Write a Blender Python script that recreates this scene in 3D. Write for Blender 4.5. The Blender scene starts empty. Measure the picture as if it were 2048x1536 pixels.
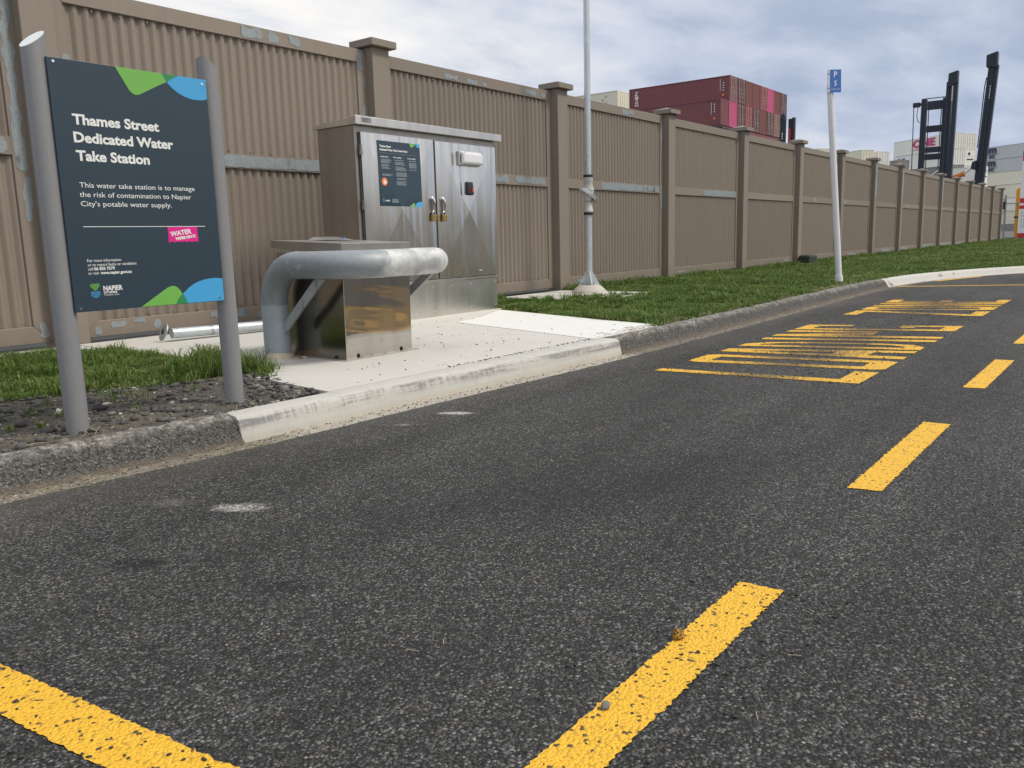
import bpy, bmesh, math, random
import numpy as np
from mathutils import Vector, Matrix, noise
from mathutils.geometry import tessellate_polygon
random.seed(7); rng = np.random.default_rng(11)
scene = bpy.context.scene
C = scene.collection
PI = math.pi

# ------------------------------------------------------------------ camera
cam = bpy.data.cameras.new("camera"); camo = bpy.data.objects.new("camera", cam); C.objects.link(camo)
cam.sensor_width = 36.0; cam.lens = 36.0 * 1656.0 / 2048.0; cam.clip_start = 0.05; cam.clip_end = 3000
def _cam_matrix():
    f = 1656.0
    X = Vector((1280.0, -322.0, f)).normalized()
    Y = Vector((-2199.0, -228.6, f)); Y = (Y - X * X.dot(Y)).normalized()
    Z = X.cross(Y)
    if Z.y > 0: Z = -Z
    r = Vector((X.x, Y.x, Z.x)); u = -Vector((X.y, Y.y, Z.y)); b = -Vector((X.z, Y.z, Z.z))
    m = Matrix((( r.x, u.x, b.x, 0.0), (r.y, u.y, b.y, 0.0), (r.z, u.z, b.z, 0.85), (0, 0, 0, 1)))
    return m
camo.matrix_world = _cam_matrix()
scene.camera = camo

# ------------------------------------------------------------------ world, sun
SUN_EL, SUN_AZ = math.radians(52), math.radians(-62)      # direction TOWARDS the sun, azimuth from +X
w = bpy.data.worlds.new("World"); scene.world = w; w.use_nodes = True
nt = w.node_tree; N = nt.nodes; L = nt.links
for n in list(N): N.remove(n)
def wn(t, **k):
    n = N.new(t)
    for a, b in k.items(): setattr(n, a, b)
    return n
out = wn("ShaderNodeOutputWorld"); add = wn("ShaderNodeMixShader")
sky = wn("ShaderNodeTexSky"); sky.sky_type = 'NISHITA'; sky.sun_disc = False
sky.sun_elevation = SUN_EL; sky.sun_rotation = math.radians(90) - SUN_AZ
bg1 = wn("ShaderNodeBackground"); bg1.inputs[1].default_value = 0.10
L.new(sky.outputs[0], bg1.inputs[0])
tc = wn("ShaderNodeTexCoord"); sep = wn("ShaderNodeSeparateXYZ"); L.new(tc.outputs['Generated'], sep.inputs[0])
def wmath(op, a, b=None, c=None, clamp=False):
    n = wn("ShaderNodeMath", operation=op); n.use_clamp = clamp
    for i, v in enumerate((a, b, c)):
        if v is None: continue
        if isinstance(v, (int, float)): n.inputs[i].default_value = v
        else: L.new(v, n.inputs[i])
    return n.outputs[0]
zz = wmath('MAXIMUM', sep.outputs[2], 0.0)
den = wmath('ADD', zz, 0.16)
px = wmath('DIVIDE', sep.outputs[0], den); py = wmath('DIVIDE', sep.outputs[1], den)
comb = wn("ShaderNodeCombineXYZ"); L.new(px, comb.inputs[0]); L.new(py, comb.inputs[1]); L.new(wmath('MULTIPLY', zz, 1.2), comb.inputs[2])
def wnoise(scale, detail, rough, loc, dist=0.0, stretch=(1, 1, 1)):
    mp = wn("ShaderNodeMapping"); mp.inputs['Location'].default_value = loc; mp.inputs['Scale'].default_value = stretch
    mp.inputs['Rotation'].default_value = (0, 0, math.radians(35))
    L.new(comb.outputs[0], mp.inputs[0])
    n = wn("ShaderNodeTexNoise"); n.inputs['Scale'].default_value = scale; n.inputs['Detail'].default_value = detail
    n.inputs['Roughness'].default_value = rough; n.inputs['Distortion'].default_value = dist
    L.new(mp.outputs[0], n.inputs['Vector']); return n.outputs[0]
n1 = wnoise(0.62, 3, 0.5, (3.1, 1.2, 0.4), 0.25, (1, 1.6, 1))
n2 = wnoise(1.8, 6, 0.53, (7.7, 2.2, 1.4), 0.25, (1, 1.5, 1))
s = wmath('ADD', wmath('MULTIPLY', n1, 0.50), wmath('MULTIPLY', n2, 0.50))
# the overcast is thinner (brighter) across the fence and behind the camera than along the road
s = wmath('ADD', s, wmath('MULTIPLY', wmath('SUBTRACT', wmath('ABSOLUTE', wmath('ADD', sep.outputs[1], 0.1)), 0.50), 0.17))
s = wmath('ADD', s, wmath('MULTIPLY', wmath('MAXIMUM', wmath('MULTIPLY', sep.outputs[1], -1.0), 0.0), 0.10))
ramp = wn("ShaderNodeValToRGB"); L.new(s, ramp.inputs[0])
e = ramp.color_ramp.elements
e[0].position = 0.38; e[0].color = (0.41, 0.50, 0.70, 1)
e[1].position = 0.70; e[1].color = (0.90, 0.94, 1.0, 1)
m1 = ramp.color_ramp.elements.new(0.48); m1.color = (0.56, 0.645, 0.83, 1)
m2 = ramp.color_ramp.elements.new(0.58); m2.color = (0.70, 0.77, 0.90, 1)
bg2 = wn("ShaderNodeBackground")
warm = wn("ShaderNodeMix", data_type='RGBA', blend_type='MULTIPLY'); warm.inputs[7].default_value = (1.12, 1.0, .84, 1)
L.new(wmath('MULTIPLY', zz, 2.2, None, True), warm.inputs[0]); L.new(ramp.outputs[0], warm.inputs[6]); L.new(warm.outputs[2], bg2.inputs[0])
# brighter overhead, as under any even overcast
L.new(wmath('ADD', 0.86, wmath('MULTIPLY', zz, 0.75)), bg2.inputs[1])
cover = wmath('MULTIPLY_ADD', n2, 1.2, 0.42, clamp=True)
L.new(cover, add.inputs[0]); L.new(bg1.outputs[0], add.inputs[1]); L.new(bg2.outputs[0], add.inputs[2])
L.new(add.outputs[0], out.inputs[0])

sl = bpy.data.lights.new("sun", 'SUN'); sl.energy = 2.4; sl.angle = math.radians(11); sl.color = (1.0, 0.93, 0.80)
so = bpy.data.objects.new("sun", sl); C.objects.link(so)
sd = Vector((math.cos(SUN_EL) * math.cos(SUN_AZ), math.cos(SUN_EL) * math.sin(SUN_AZ), math.sin(SUN_EL)))
so.rotation_euler = sd.to_track_quat('Z', 'Y').to_euler(); so.location = (0, -5, 20)
scene.view_settings.view_transform = 'Standard'; scene.view_settings.look = 'None'
scene.view_settings.exposure = 0.0; scene.view_settings.gamma = 1.0

# ------------------------------------------------------------------ materials
class NB:
    """small node-building helper"""
    def __init__(s, name):
        s.m = bpy.data.materials.new(name); s.m.use_nodes = True
        s.t = s.m.node_tree; s.b = s.t.nodes["Principled BSDF"]; s._c = None
    def n(s, t, **k):
        x = s.t.nodes.new(t)
        for a, b in k.items(): setattr(x, a, b)
        return x
    def put(s, sock, v):
        if isinstance(v, (int, float)): sock.default_value = v
        elif isinstance(v, tuple): sock.default_value = v if len(v) == len(sock.default_value) else (*v, 1)
        else: s.t.links.new(v, sock)
    def co(s, kind='Object', scale=(1, 1, 1), rot=(0, 0, 0)):
        if s._c is None: s._c = s.n("ShaderNodeTexCoord")
        o = s._c.outputs[kind]
        if kind == 'World': o = None
        if scale != (1, 1, 1) or rot != (0, 0, 0):
            mp = s.n("ShaderNodeMapping"); mp.inputs['Scale'].default_value = scale; mp.inputs['Rotation'].default_value = rot
            s.t.links.new(o, mp.inputs[0]); return mp.outputs[0]
        return o
    def pos(s, scale=(1, 1, 1)):
        g = s.n("ShaderNodeNewGeometry"); mp = s.n("ShaderNodeMapping"); mp.inputs['Scale'].default_value = scale
        s.t.links.new(g.outputs['Position'], mp.inputs[0]); return mp.outputs[0]
    def noise(s, scale, detail=4, rough=.55, vec=None, dist=0.0):
        x = s.n("ShaderNodeTexNoise"); x.inputs['Scale'].default_value = scale; x.inputs['Detail'].default_value = detail
        x.inputs['Roughness'].default_value = rough; x.inputs['Distortion'].default_value = dist
        s.put(x.inputs['Vector'], vec if vec is not None else s.pos()); return x.outputs[0]
    def voro(s, scale, vec=None, feature='F1', out='Distance', rnd=1.0):
        x = s.n("ShaderNodeTexVoronoi", feature=feature); x.inputs['Scale'].default_value = scale; x.inputs['Randomness'].default_value = rnd
        s.put(x.inputs['Vector'], vec if vec is not None else s.pos()); return x.outputs[out]
    def math(s, op, a, b=None, c=None, clamp=False):
        x = s.n("ShaderNodeMath", operation=op); x.use_clamp = clamp
        for i, v in enumerate((a, b, c)):
            if v is not None: s.put(x.inputs[i], v)
        return x.outputs[0]
    def ramp(s, f, stops):
        x = s.n("ShaderNodeValToRGB"); s.put(x.inputs[0], f); el = x.color_ramp.elements
        while len(el) < len(stops): el.new(0.5)
        for i, (p, c) in enumerate(stops):
            el[i].position = p; el[i].color = (c, c, c, 1) if isinstance(c, (int, float)) else (*c, 1)
        return x.outputs[0]
    def step(s, f, a, b):
        x = s.n("ShaderNodeMapRange"); x.interpolation_type = 'SMOOTHSTEP'; s.put(x.inputs[0], f)
        x.inputs[1].default_value = a; x.inputs[2].default_value = b; return x.outputs[0]
    def mix(s, f, a, b, mode='MIX'):
        x = s.n("ShaderNodeMix", data_type='RGBA', blend_type=mode)
        s.put(x.inputs[0], f); s.put(x.inputs[6], a if not isinstance(a, tuple) else (*a[:3], 1)); s.put(x.inputs[7], b if not isinstance(b, tuple) else (*b[:3], 1))
        return x.outputs[2]
    def rgb(s, sock):
        x = s.n("ShaderNodeSeparateColor"); s.put(x.inputs[0], sock); return x.outputs
    def bump(s, h, strength=.3, dist=.01, normal=None):
        x = s.n("ShaderNodeBump"); x.inputs['Strength'].default_value = strength; x.inputs['Distance'].default_value = dist
        s.put(x.inputs['Height'], h)
        if normal is not None: s.put(x.inputs['Normal'], normal)
        return x.outputs[0]
    def done(s, col=None, rough=None, metal=None, normal=None, spec=None):
        if col is not None: s.put(s.b.inputs['Base Color'], col)
        if rough is not None: s.put(s.b.inputs['Roughness'], rough)
        if metal is not None: s.put(s.b.inputs['Metallic'], metal)
        if normal is not None: s.put(s.b.inputs['Normal'], normal)
        if spec is not None: s.b.inputs['Specular IOR Level'].default_value = spec
        return s.m
def plain(name, col, rough=.5, metal=0.0, var=.12, scale=6.0, bump=0.0):
    k = NB(name); n = k.noise(scale, 5)
    c = k.mix(n, tuple(x * (1 - var) for x in col), tuple(min(1, x * (1 + var)) for x in col))
    nm = k.bump(k.noise(scale * 30, 3), bump, .002) if bump else None
    return k.done(c, rough, metal, nm)
M = {}
def build_materials():
    # fence paint: taupe powder coat, dusty, faint vertical streaks, dirt near the ground
    k = NB("fence_paint"); st = k.noise(1.0, 4, .6, k.pos((14, 14, .7))); big = k.noise(.7, 3); fine = k.noise(160, 2)
    c = k.mix(st, (.215, .178, .150), (.262, .222, .188)); c = k.mix(k.math('MULTIPLY', big, .35), c, (.19, .155, .13))
    oi = k.n("ShaderNodeObjectInfo"); c = k.mix(1.0, c, k.ramp(oi.outputs['Random'], [(0, .93), (1.0, 1.05)]), 'MULTIPLY')
    runs = k.step(k.noise(1.0, 5, .65, k.pos((22, 22, .45))), .56, .74); c = k.mix(k.math('MULTIPLY', runs, .30), c, (.30, .265, .235))
    sp = k.n("ShaderNodeSeparateXYZ"); k.put(sp.inputs[0], k.pos())
    d = k.math('MULTIPLY', k.step(sp.outputs[2], .35, -.05), k.noise(9, 4), clamp=True)
    c = k.mix(k.math('MULTIPLY', d, .6), c, (.12, .095, .07))
    M['fence'] = k.done(c, .62, 0, k.bump(fine, .12, .002))
    # galvanised steel
    def galv(name, a, b, rough, metal, sc):
        k = NB(name); v = k.rgb(k.voro(sc, out='Color'))[0]; n = k.noise(5, 6, .65); stn = k.noise(1.0, 5, .6, k.pos((9, 9, 2.2)), .6)
        f = k.math('ADD', k.math('MULTIPLY', v, .35), k.math('MULTIPLY', n, .65))
        c = k.mix(f, a, b); c = k.mix(k.step(stn, .56, .7), c, tuple(x * .72 for x in a))
        r = k.math('MULTIPLY_ADD', n, .3, rough - .15)
        return k.done(c, r, metal, k.bump(k.noise(40, 4), .08, .004))
    M['galv'] = galv("galvanised_steel", (.30, .33, .36), (.52, .56, .60), .45, .55, 60)
    M['galv_bare'] = galv("bare_galvanised_patch", (.18, .205, .225), (.35, .395, .425), .55, .2, 90)
    M['galv_pole'] = galv("galvanised_pole", (.42, .47, .50), (.66, .72, .76), .42, .5, 50)
    # hoop: older grey paint-like zinc with pale scuffed runs
    k = NB("hoop_zinc"); n = k.noise(4.5, 6, .6, None, .8); n2 = k.noise(22, 5, .65)
    sp = k.n("ShaderNodeSeparateXYZ"); k.put(sp.inputs[0], k.pos())
    c = k.mix(n2, (.20, .225, .25), (.33, .36, .385))
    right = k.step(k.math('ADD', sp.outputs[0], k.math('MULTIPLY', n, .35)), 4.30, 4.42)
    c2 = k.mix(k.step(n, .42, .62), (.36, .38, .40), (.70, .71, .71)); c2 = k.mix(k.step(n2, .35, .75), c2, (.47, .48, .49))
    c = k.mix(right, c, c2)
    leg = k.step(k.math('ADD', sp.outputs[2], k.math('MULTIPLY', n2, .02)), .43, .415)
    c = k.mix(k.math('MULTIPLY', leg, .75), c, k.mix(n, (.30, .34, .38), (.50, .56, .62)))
    pale = k.math('MULTIPLY', k.step(k.noise(8, 5, .6), .6, .68), .45)
    c = k.mix(pale, c, (.52, .53, .53))
    M['hoop'] = k.done(c, k.math('MULTIPLY_ADD', n2, .35, .34), .20, k.bump(n2, .10, .005))
    # stainless steel: brushed, faint oil-canning so that reflections ripple
    def stainless(name, base, rough, ripple, smear):
        k = NB(name)
        br = k.noise(1.0, 2, .5, k.pos((300, 300, 5))); blot = k.noise(2.2, 2, .5); rip = k.noise(1.0, 1, .3, k.pos((8.5, 8.5, .30)))
        rip2 = k.noise(1.0, 1, .3, k.pos(smear))
        c = k.mix(blot, tuple(x * .86 for x in base), tuple(min(1, x * 1.08) for x in base))
        c = k.mix(k.math('MULTIPLY', k.step(rip, .35, .7), .22), c, tuple(x * .6 for x in base))  # dark vertical bands of the rippled reflection, put into the base colour
        nb = k.bump(rip, ripple, .05); nb = k.bump(rip2, ripple * .8, .03, nb); nb = k.bump(br, .02, .001, nb)
        r = k.math('MULTIPLY_ADD', blot, .10, rough - .05)
        return k.done(c, r, 1.0, nb)
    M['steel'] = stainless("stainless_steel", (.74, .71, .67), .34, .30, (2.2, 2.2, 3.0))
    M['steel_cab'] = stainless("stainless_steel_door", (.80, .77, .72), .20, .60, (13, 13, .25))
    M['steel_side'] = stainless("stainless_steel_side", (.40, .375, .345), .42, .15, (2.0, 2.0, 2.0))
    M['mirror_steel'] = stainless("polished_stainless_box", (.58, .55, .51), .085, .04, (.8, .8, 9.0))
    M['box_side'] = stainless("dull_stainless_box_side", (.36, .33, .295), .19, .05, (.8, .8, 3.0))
    M['chrome'] = plain("chrome", (.80, .80, .80), .12, 1.0, .05)
    M['brass'] = plain("brass", (.48, .34, .13), .35, .9, .2, 60)
    M['dark_metal'] = plain("dark_gap", (.03, .03, .03), .6)
    # signs
    k = NB("sign_navy"); n = k.noise(2, 4); M['navy'] = k.done(k.mix(n, (.024, .044, .066), (.029, .052, .077)), .34, 0, k.bump(k.noise(300, 2), .05, .001))
    M['navy_gloss'] = plain("laminated_notice", (.026, .048, .070), .10, 0, .06, 2)
    M['green'] = plain("sign_green", (.165, .44, .085), .38, 0, .04)
    M['dgreen'] = plain("sign_dark_green", (.03, .25, .09), .38, 0, .04)
    M['blue'] = plain("sign_blue", (.06, .36, .70), .38, 0, .04)
    M['magenta'] = plain("sign_magenta", (.70, .02, .27), .4, 0, .04)
    M['white'] = plain("sign_white", (.78, .80, .80), .45, 0, .03)
    M['orange'] = plain("sign_orange", (.80, .22, .06), .45, 0, .04)
    M['greytext'] = plain("small_print", (.36, .40, .44), .5, 0, .03)
    M['postgrey'] = plain("sign_post_paint", (.245, .25, .265), .5, .15, .07, 40, .05)
    M['postend'] = plain("sign_post_end", (.62, .66, .68), .5, 0, .05)
    M['pwhite'] = plain("white_post_paint", (.68, .69, .73), .45, 0, .06, 5)
    M['pblue'] = plain("parking_sign_blue", (.045, .16, .52), .4, 0, .04)
    M['plastic_white'] = plain("white_diffuser", (.70, .71, .76), .35, 0, .03)
    M['plastic_grey'] = plain("grey_plastic", (.44, .45, .45), .5, 0, .08)
    M['black'] = plain("black_plastic", (.018, .018, .02), .45, 0, .1)
    M['red'] = plain("red_switch", (.62, .04, .03), .4, 0, .05)
    # concrete
    def conc(name, a, b, stain, stain_amt=.5, bscale=60):
        k = NB(name); n = k.noise(1.6, 6, .65); f = k.noise(bscale, 5, .7); br = k.noise(1.0, 3, .5, k.pos((3, 90, 3)))
        c = k.mix(k.math('ADD', k.math('MULTIPLY', n, .6), k.math('MULTIPLY', f, .4)), a, b)
        sp_ = k.step(k.noise(150, 2, .6), .70, .78); c = k.mix(k.math('MULTIPLY', sp_, .5), c, tuple(x * .45 for x in a))
        c = k.mix(k.math('MULTIPLY', k.step(k.noise(2.3, 6, .7), .54, .72), stain_amt), c, stain)
        h = k.math('ADD', f, k.math('MULTIPLY', br, .5))
        return k.done(c, .85, 0, k.bump(h, .25, .004), .3)
    M['pad'] = conc("pad_concrete", (.44, .43, .405), (.58, .57, .54), (.40, .385, .35))
    M['newpad'] = conc("pale_new_concrete", (.60, .605, .59), (.69, .695, .68), (.54, .54, .52), .4)
    M['cone'] = conc("mortar", (.40, .37, .33), (.52, .49, .45), (.32, .29, .25))
    M['mortar'] = conc("cream_mortar", (.50, .44, .34), (.62, .56, .44), (.36, .31, .24))
    # new kerb: pale, rubbed grey-black bands on the face
    k = NB("new_kerb_concrete"); n = k.noise(2.2, 6, .65); f = k.noise(45, 5, .7); sm = k.noise(1.0, 6, .7, k.pos((2.2, 9, 26)), .5)
    vs = k.noise(1.0, 4, .6, k.pos((60, 4, 5)))
    sp = k.n("ShaderNodeSeparateXYZ"); k.put(sp.inputs[0], k.pos())
    c = k.mix(n, (.38, .375, .35), (.56, .55, .52)); c = k.mix(k.math('MULTIPLY', k.step(k.noise(11, 6, .7), .52, .66), .35), c, (.27, .265, .25))
    band = k.math('MULTIPLY', k.step(sp.outputs[2], -.085, -.045), k.step(sp.outputs[2], -.002, -.02))
    scuff = k.math('MULTIPLY', band, k.step(k.math('ADD', k.math('MULTIPLY', sm, .7), k.math('MULTIPLY', vs, .3)), .43, .56))
    c = k.mix(k.math('MULTIPLY', scuff, .8), c, (.17, .17, .175))
    c = k.mix(k.math('MULTIPLY', k.step(sp.outputs[2], -.09, -.13), .5), c, (.35, .30, .23))
    M['kerb_new'] = k.done(c, .8, 0, k.bump(f, .3, .004), .3)
    # old kerb: exposed dark aggregate, pale lichen-ish mortar on the crown
    k = NB("old_kerb_concrete"); v = k.rgb(k.voro(115, out='Color')); n = k.noise(5, 6, .7); f = k.noise(35, 5, .7)
    sp = k.n("ShaderNodeSeparateXYZ"); k.put(sp.inputs[0], k.pos())
    agg = k.mix(v[0], (.035, .035, .035), (.14, .135, .125)); agg = k.mix(k.math('MULTIPLY', k.step(v[1], .93, .97), .6), agg, (.28, .27, .25))
    top = k.math('ADD', k.math('MULTIPLY', sp.outputs[2], 14), k.math('MULTIPLY_ADD', n, 2.4, -.55))
    tf = k.math('MULTIPLY', k.step(top, 0, .8), k.step(k.noise(14, 5, .75), .36, .56)); c = k.mix(tf, agg, k.mix(k.step(f, .35, .68), (.11, .10, .088), (.46, .445, .40)))
    c = k.mix(k.math('MULTIPLY', k.step(n, .35, .2), .5), c, (.09, .09, .05))
    c = k.mix(k.math('MULTIPLY', k.step(sp.outputs[2], -.095, -.13), .7), c, (.16, .135, .105))
    M['kerb_old'] = k.done(c, .9, 0, k.bump(k.math('ADD', k.math('MULTIPLY', k.voro(115), .6), f), 1.0, .012), .3)
    k = NB("painted_kerb"); n = k.noise(3.5, 6, .6); f = k.noise(40, 4)
    c = k.mix(k.step(n, .58, .72), (.47, .46, .44), (.17, .165, .15)); M['kerb_white'] = k.done(c, .75, 0, k.bump(f, .3, .004))
    # gutter: sand and grit
    k = NB("gutter_dirt"); n = k.noise(3.5, 6, .7); f = k.rgb(k.voro(120, out='Color'))
    sp = k.n("ShaderNodeSeparateXYZ"); k.put(sp.inputs[0], k.pos())
    c = k.mix(n, (.11, .095, .075), (.27, .235, .185)); c = k.mix(k.math('MULTIPLY', k.step(f[0], .6, .9), .55), c, (.07, .07, .065)); c = k.mix(k.step(f[1], .95, .98), c, (.45, .42, .38))
    pale = k.math('MULTIPLY', k.step(sp.outputs[0], 2.45, 2.8), k.step(sp.outputs[0], 6.3, 6.0))
    c = k.mix(k.math('MULTIPLY', pale, .75), c, k.mix(n, (.36, .33, .28), (.50, .47, .42)))
    M['gutter'] = k.done(c, .9, 0, k.bump(k.voro(120), .5, .005), .2)
    # chip-seal road
    k = NB("chip_seal"); pz = k.pos((1, 1, 1)); warp = k.noise(60, 2)
    v = k.n("ShaderNodeTexVoronoi", feature='F1'); v.inputs['Scale'].default_value = 128; k.put(v.inputs['Vector'], pz)
    col = k.rgb(v.outputs['Color']); dist = v.outputs['Distance']
    v2 = k.n("ShaderNodeTexVoronoi", feature='F1'); v2.inputs['Scale'].default_value = 210; k.put(v2.inputs['Vector'], pz); col2 = k.rgb(v2.outputs['Color'])
    big = k.noise(.55, 4, .55, k.pos((.7, 1.6, 1)), .3); mid = k.noise(5.0, 4, .6)
    chip = k.ramp(col[0], [(0, .012), (.40, .036), (.72, .085), (.90, .16), (1.0, .34)])
    chip2 = k.ramp(col2[1], [(0, .010), (.6, .045), (.92, .12), (1.0, .55)])
    c = k.mix(.4, chip, chip2)
    tint = k.mix(col[1], (.92, 1.0, 1.08), (1.12, 1.02, .88)); c = k.mix(1.0, c, tint, 'MULTIPLY')
    pit = k.step(dist, .52, .70); c = k.mix(k.math('MULTIPLY', pit, .85), c, (.010, .010, .011))
    streak = k.noise(1.0, 4, .6, k.pos((.35, 3.2, 1)), .3)
    c = k.mix(1.0, c, k.ramp(streak, [(.30, .80), (.5, 1.0), (.70, 1.16)]), 'MULTIPLY')
    tone = k.ramp(k.math('ADD', k.math('MULTIPLY', big, .75), k.math('MULTIPLY', mid, .25)), [(.30, .56), (.48, .84), (.72, 1.18)])
    c = k.mix(1.0, c, tone, 'MULTIPLY')
    sp = k.n("ShaderNodeSeparateXYZ"); k.put(sp.inputs[0], pz)
    # dust towards the kerb
    edge = k.math('MULTIPLY', k.step(k.math('ADD', sp.outputs[1], k.math('MULTIPLY', mid, .5)), 3.2, 3.9), .28)
    c = k.mix(edge, c, (.17, .155, .13))
    def spot(c, x, y, rx, ry, ang, colr, amt, thr):
        ca, sa = math.cos(ang), math.sin(ang)
        dx = k.math('SUBTRACT', sp.outputs[0], x); dy = k.math('SUBTRACT', sp.outputs[1], y)
        a = k.math('DIVIDE', k.math('ADD', k.math('MULTIPLY', dx, ca), k.math('MULTIPLY', dy, sa)), rx)
        b = k.math('DIVIDE', k.math('SUBTRACT', k.math('MULTIPLY', dy, ca), k.math('MULTIPLY', dx, sa)), ry)
        r = k.math('SQRT', k.math('ADD', k.math('MULTIPLY', a, a), k.math('MULTIPLY', b, b)))
        r = k.math('ADD', r, k.math('MULTIPLY', k.math('SUBTRACT', k.noise(26, 5, .7), .5), 1.3))
        return k.mix(k.math('MULTIPLY', k.math('MULTIPLY', k.step(r, 1.0, thr), amt), k.math('MULTIPLY_ADD', k.step(col[2], .25, .6), .75, .25)), c, colr)
    c = spot(c, 3.535, 3.13, .13, .050, -1.03, (.50, .49, .46), 1.1, .5)
    c = spot(c, 3.15, 3.17, .07, .018, -1.0, (.40, .39, .37), .6, .4)
    c = spot(c, 1.775, 2.69, .15, .065, -1.0, (.46, .45, .41), 1.0, .2)
    c = spot(c, 1.66, 2.98, .16, .07, -1.0, (.20, .19, .18), .45, .1)
    c = spot(c, 1.245, 2.475, .12, .07, -1.0, (.010, .010, .013), 1.3, .3)
    c = spot(c, 1.40, 1.93, .15, .10, -.9, (.012, .012, .014), .95, .1)
    c = spot(c, 2.75, 1.65, 1.2, .5, -.5, (.014, .014, .016), .62, 0)
    c = spot(c, 1.3, 1.3, .5, .22, -.6, (.014, .014, .016), .45, 0)
    c = spot(c, 5.2, 1.0, 1.6, .35, -.1, (.014, .014, .016), .40, 0)
    h = k.math('MULTIPLY', dist, -1.0)
    M['road'] = k.done(c, .82, 0, k.bump(h, .9, .008), .35)
    # worn yellow road paint
    def paint(name, wear):
        k = NB(name); a = k.noise(75, 4, .7); b = k.noise(7, 4, .6); vo = k.n("ShaderNodeTexVoronoi"); vo.inputs['Scale'].default_value = 118; k.put(vo.inputs['Vector'], k.pos())
        sp = k.n("ShaderNodeSeparateXYZ"); k.put(sp.inputs[0], k.pos())
        thr = k.math('ADD', a, k.math('MULTIPLY', b, .16))
        if wear:
            q = k.math('SUBTRACT', sp.outputs[1], 2.12); q = k.math('MULTIPLY', k.math('MULTIPLY', q, q), -5.0)
            q = k.math('MULTIPLY', k.math('EXPONENT', q), .23); thr = k.math('SUBTRACT', thr, q)
        pit = k.step(thr, .425 if not wear else .47, .385)
        vc = k.rgb(vo.outputs['Color']); pit = k.math('MAXIMUM', pit, k.math('MULTIPLY', k.step(vo.outputs['Distance'], .72, .84), .45)); pit = k.math('MAXIMUM', pit, k.step(vc[2], .955, .965))
        c = k.mix(k.noise(18, 5, .7), (.70, .385, .020), (.84, .49, .035)); c = k.mix(k.math('MULTIPLY', k.rgb(vo.outputs['Color'])[0], .22), c, (.50, .30, .05))
        c = k.mix(k.math('MULTIPLY', pit, .88), c, (.035, .030, .022))
        return k.done(c, .6, 0, k.bump(k.math('MULTIPLY', vo.outputs['Distance'], -1.0), .8, .007), .4)
    M['yellow'] = paint("yellow_road_paint", False); M['yellow_worn'] = paint("worn_yellow_road_paint", True)
    # soil and gravel base
    k = NB("gravel_soil"); n = k.noise(3, 6, .7); v = k.rgb(k.voro(60, out='Color')); v2 = k.rgb(k.voro(140, out='Color'))
    c = k.mix(v[0], (.045, .043, .040), (.16, .15, .135)); c = k.mix(.4, c, k.mix(v2[0], (.03, .028, .025), (.22, .20, .17)))
    c = k.mix(k.math('MULTIPLY', k.step(n, .40, .6), .65), c, (.17, .15, .115))
    M['soil'] = k.done(c, .95, 0, k.bump(k.math('ADD', k.voro(60), k.voro(140)), .9, .012), .2)
    k = NB("turf_soil"); n = k.noise(2.5, 6, .7); f = k.noise(60, 4, .7)
    c = k.mix(f, (.030, .045, .014), (.075, .10, .030)); c = k.mix(k.math('MULTIPLY', k.step(n, .52, .7), .55), c, (.14, .125, .06))
    M['turf'] = k.done(c, 1.0, 0, k.bump(f, 1.0, .03), .1)
    # grass blades, colour varied by a stored attribute and by patches
    k = NB("grass_blade"); at = k.n("ShaderNodeAttribute"); at.attribute_name = "rnd"; n = k.noise(.9, 4, .6)
    c = k.ramp(at.outputs['Fac'], [(0, (.038, .078, .014)), (.40, (.072, .140, .024)), (.80, (.130, .215, .042)), (.91, (.22, .24, .085)), (1.0, (.38, .32, .17))])
    c = k.mix(k.math('MULTIPLY', k.step(n, .42, .7), .5), c, (.150, .175, .055))
    m_ = k.done(c, .6, 0, None, .25); tr = k.n("ShaderNodeBsdfTranslucent"); k.put(tr.inputs[0], k.mix(.35, c, (.16, .24, .04)))
    ms = k.n("ShaderNodeMixShader"); ms.inputs[0].default_value = .28; k.t.links.new(k.b.outputs[0], ms.inputs[1]); k.t.links.new(tr.outputs[0], ms.inputs[2])
    k.t.links.new(ms.outputs[0], k.t.nodes['Material Output'].inputs[0]); M['grass'] = k.m
    k = NB("stones"); at = k.n("ShaderNodeAttribute"); at.attribute_name = "rnd"; n = k.noise(120, 3)
    c = k.ramp(at.outputs['Fac'], [(0, (.035, .036, .038)), (.5, (.085, .086, .085)), (.8, (.14, .13, .115)), (.955, (.22, .195, .16)), (1.0, (.62, .60, .55))])
    M['stone'] = k.done(k.mix(k.math('MULTIPLY', n, .35), c, (.06, .055, .05)), .85, 0, k.bump(n, .3, .003), .3)
    M['chips'] = plain("dark_chips", (.035, .035, .035), .8, 0, .4, 50)
    M['straw'] = plain("dry_straw", (.33, .28, .18), .8, 0, .3, 20)
    # containers
    def cont(name, col, rust=.0, var=.1):
        k = NB(name); n = k.noise(.35, 6, .7); st = k.noise(1, 4, .7, k.pos((2.5, 2.5, .25)))
        c = k.mix(n, tuple(x * (1 - var) for x in col), tuple(min(1, x * (1 + var)) for x in col))
        if rust: c = k.mix(k.math('MULTIPLY', k.step(st, .6, .78), rust), c, (.20, .095, .045))
        return k.done(c, .55)
    M['c_maroon'] = cont("maroon_container", (.195, .062, .072)); M['c_brown'] = cont("brown_container", (.18, .062, .056)); M['c_red'] = cont("red_container", (.28, .035, .045), .15)
    M['c_pink'] = cont("magenta_container", (.50, .085, .21)); M['c_dark'] = cont("dark_maroon_container", (.09, .024, .030), .2); M['c_rust'] = cont("rusty_container", (.24, .10, .07), .6)
    M['c_white'] = cont("white_container", (.80, .80, .765), .25, .04); M['c_cream'] = cont("cream_container", (.74, .72, .60), .2, .05)
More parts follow.
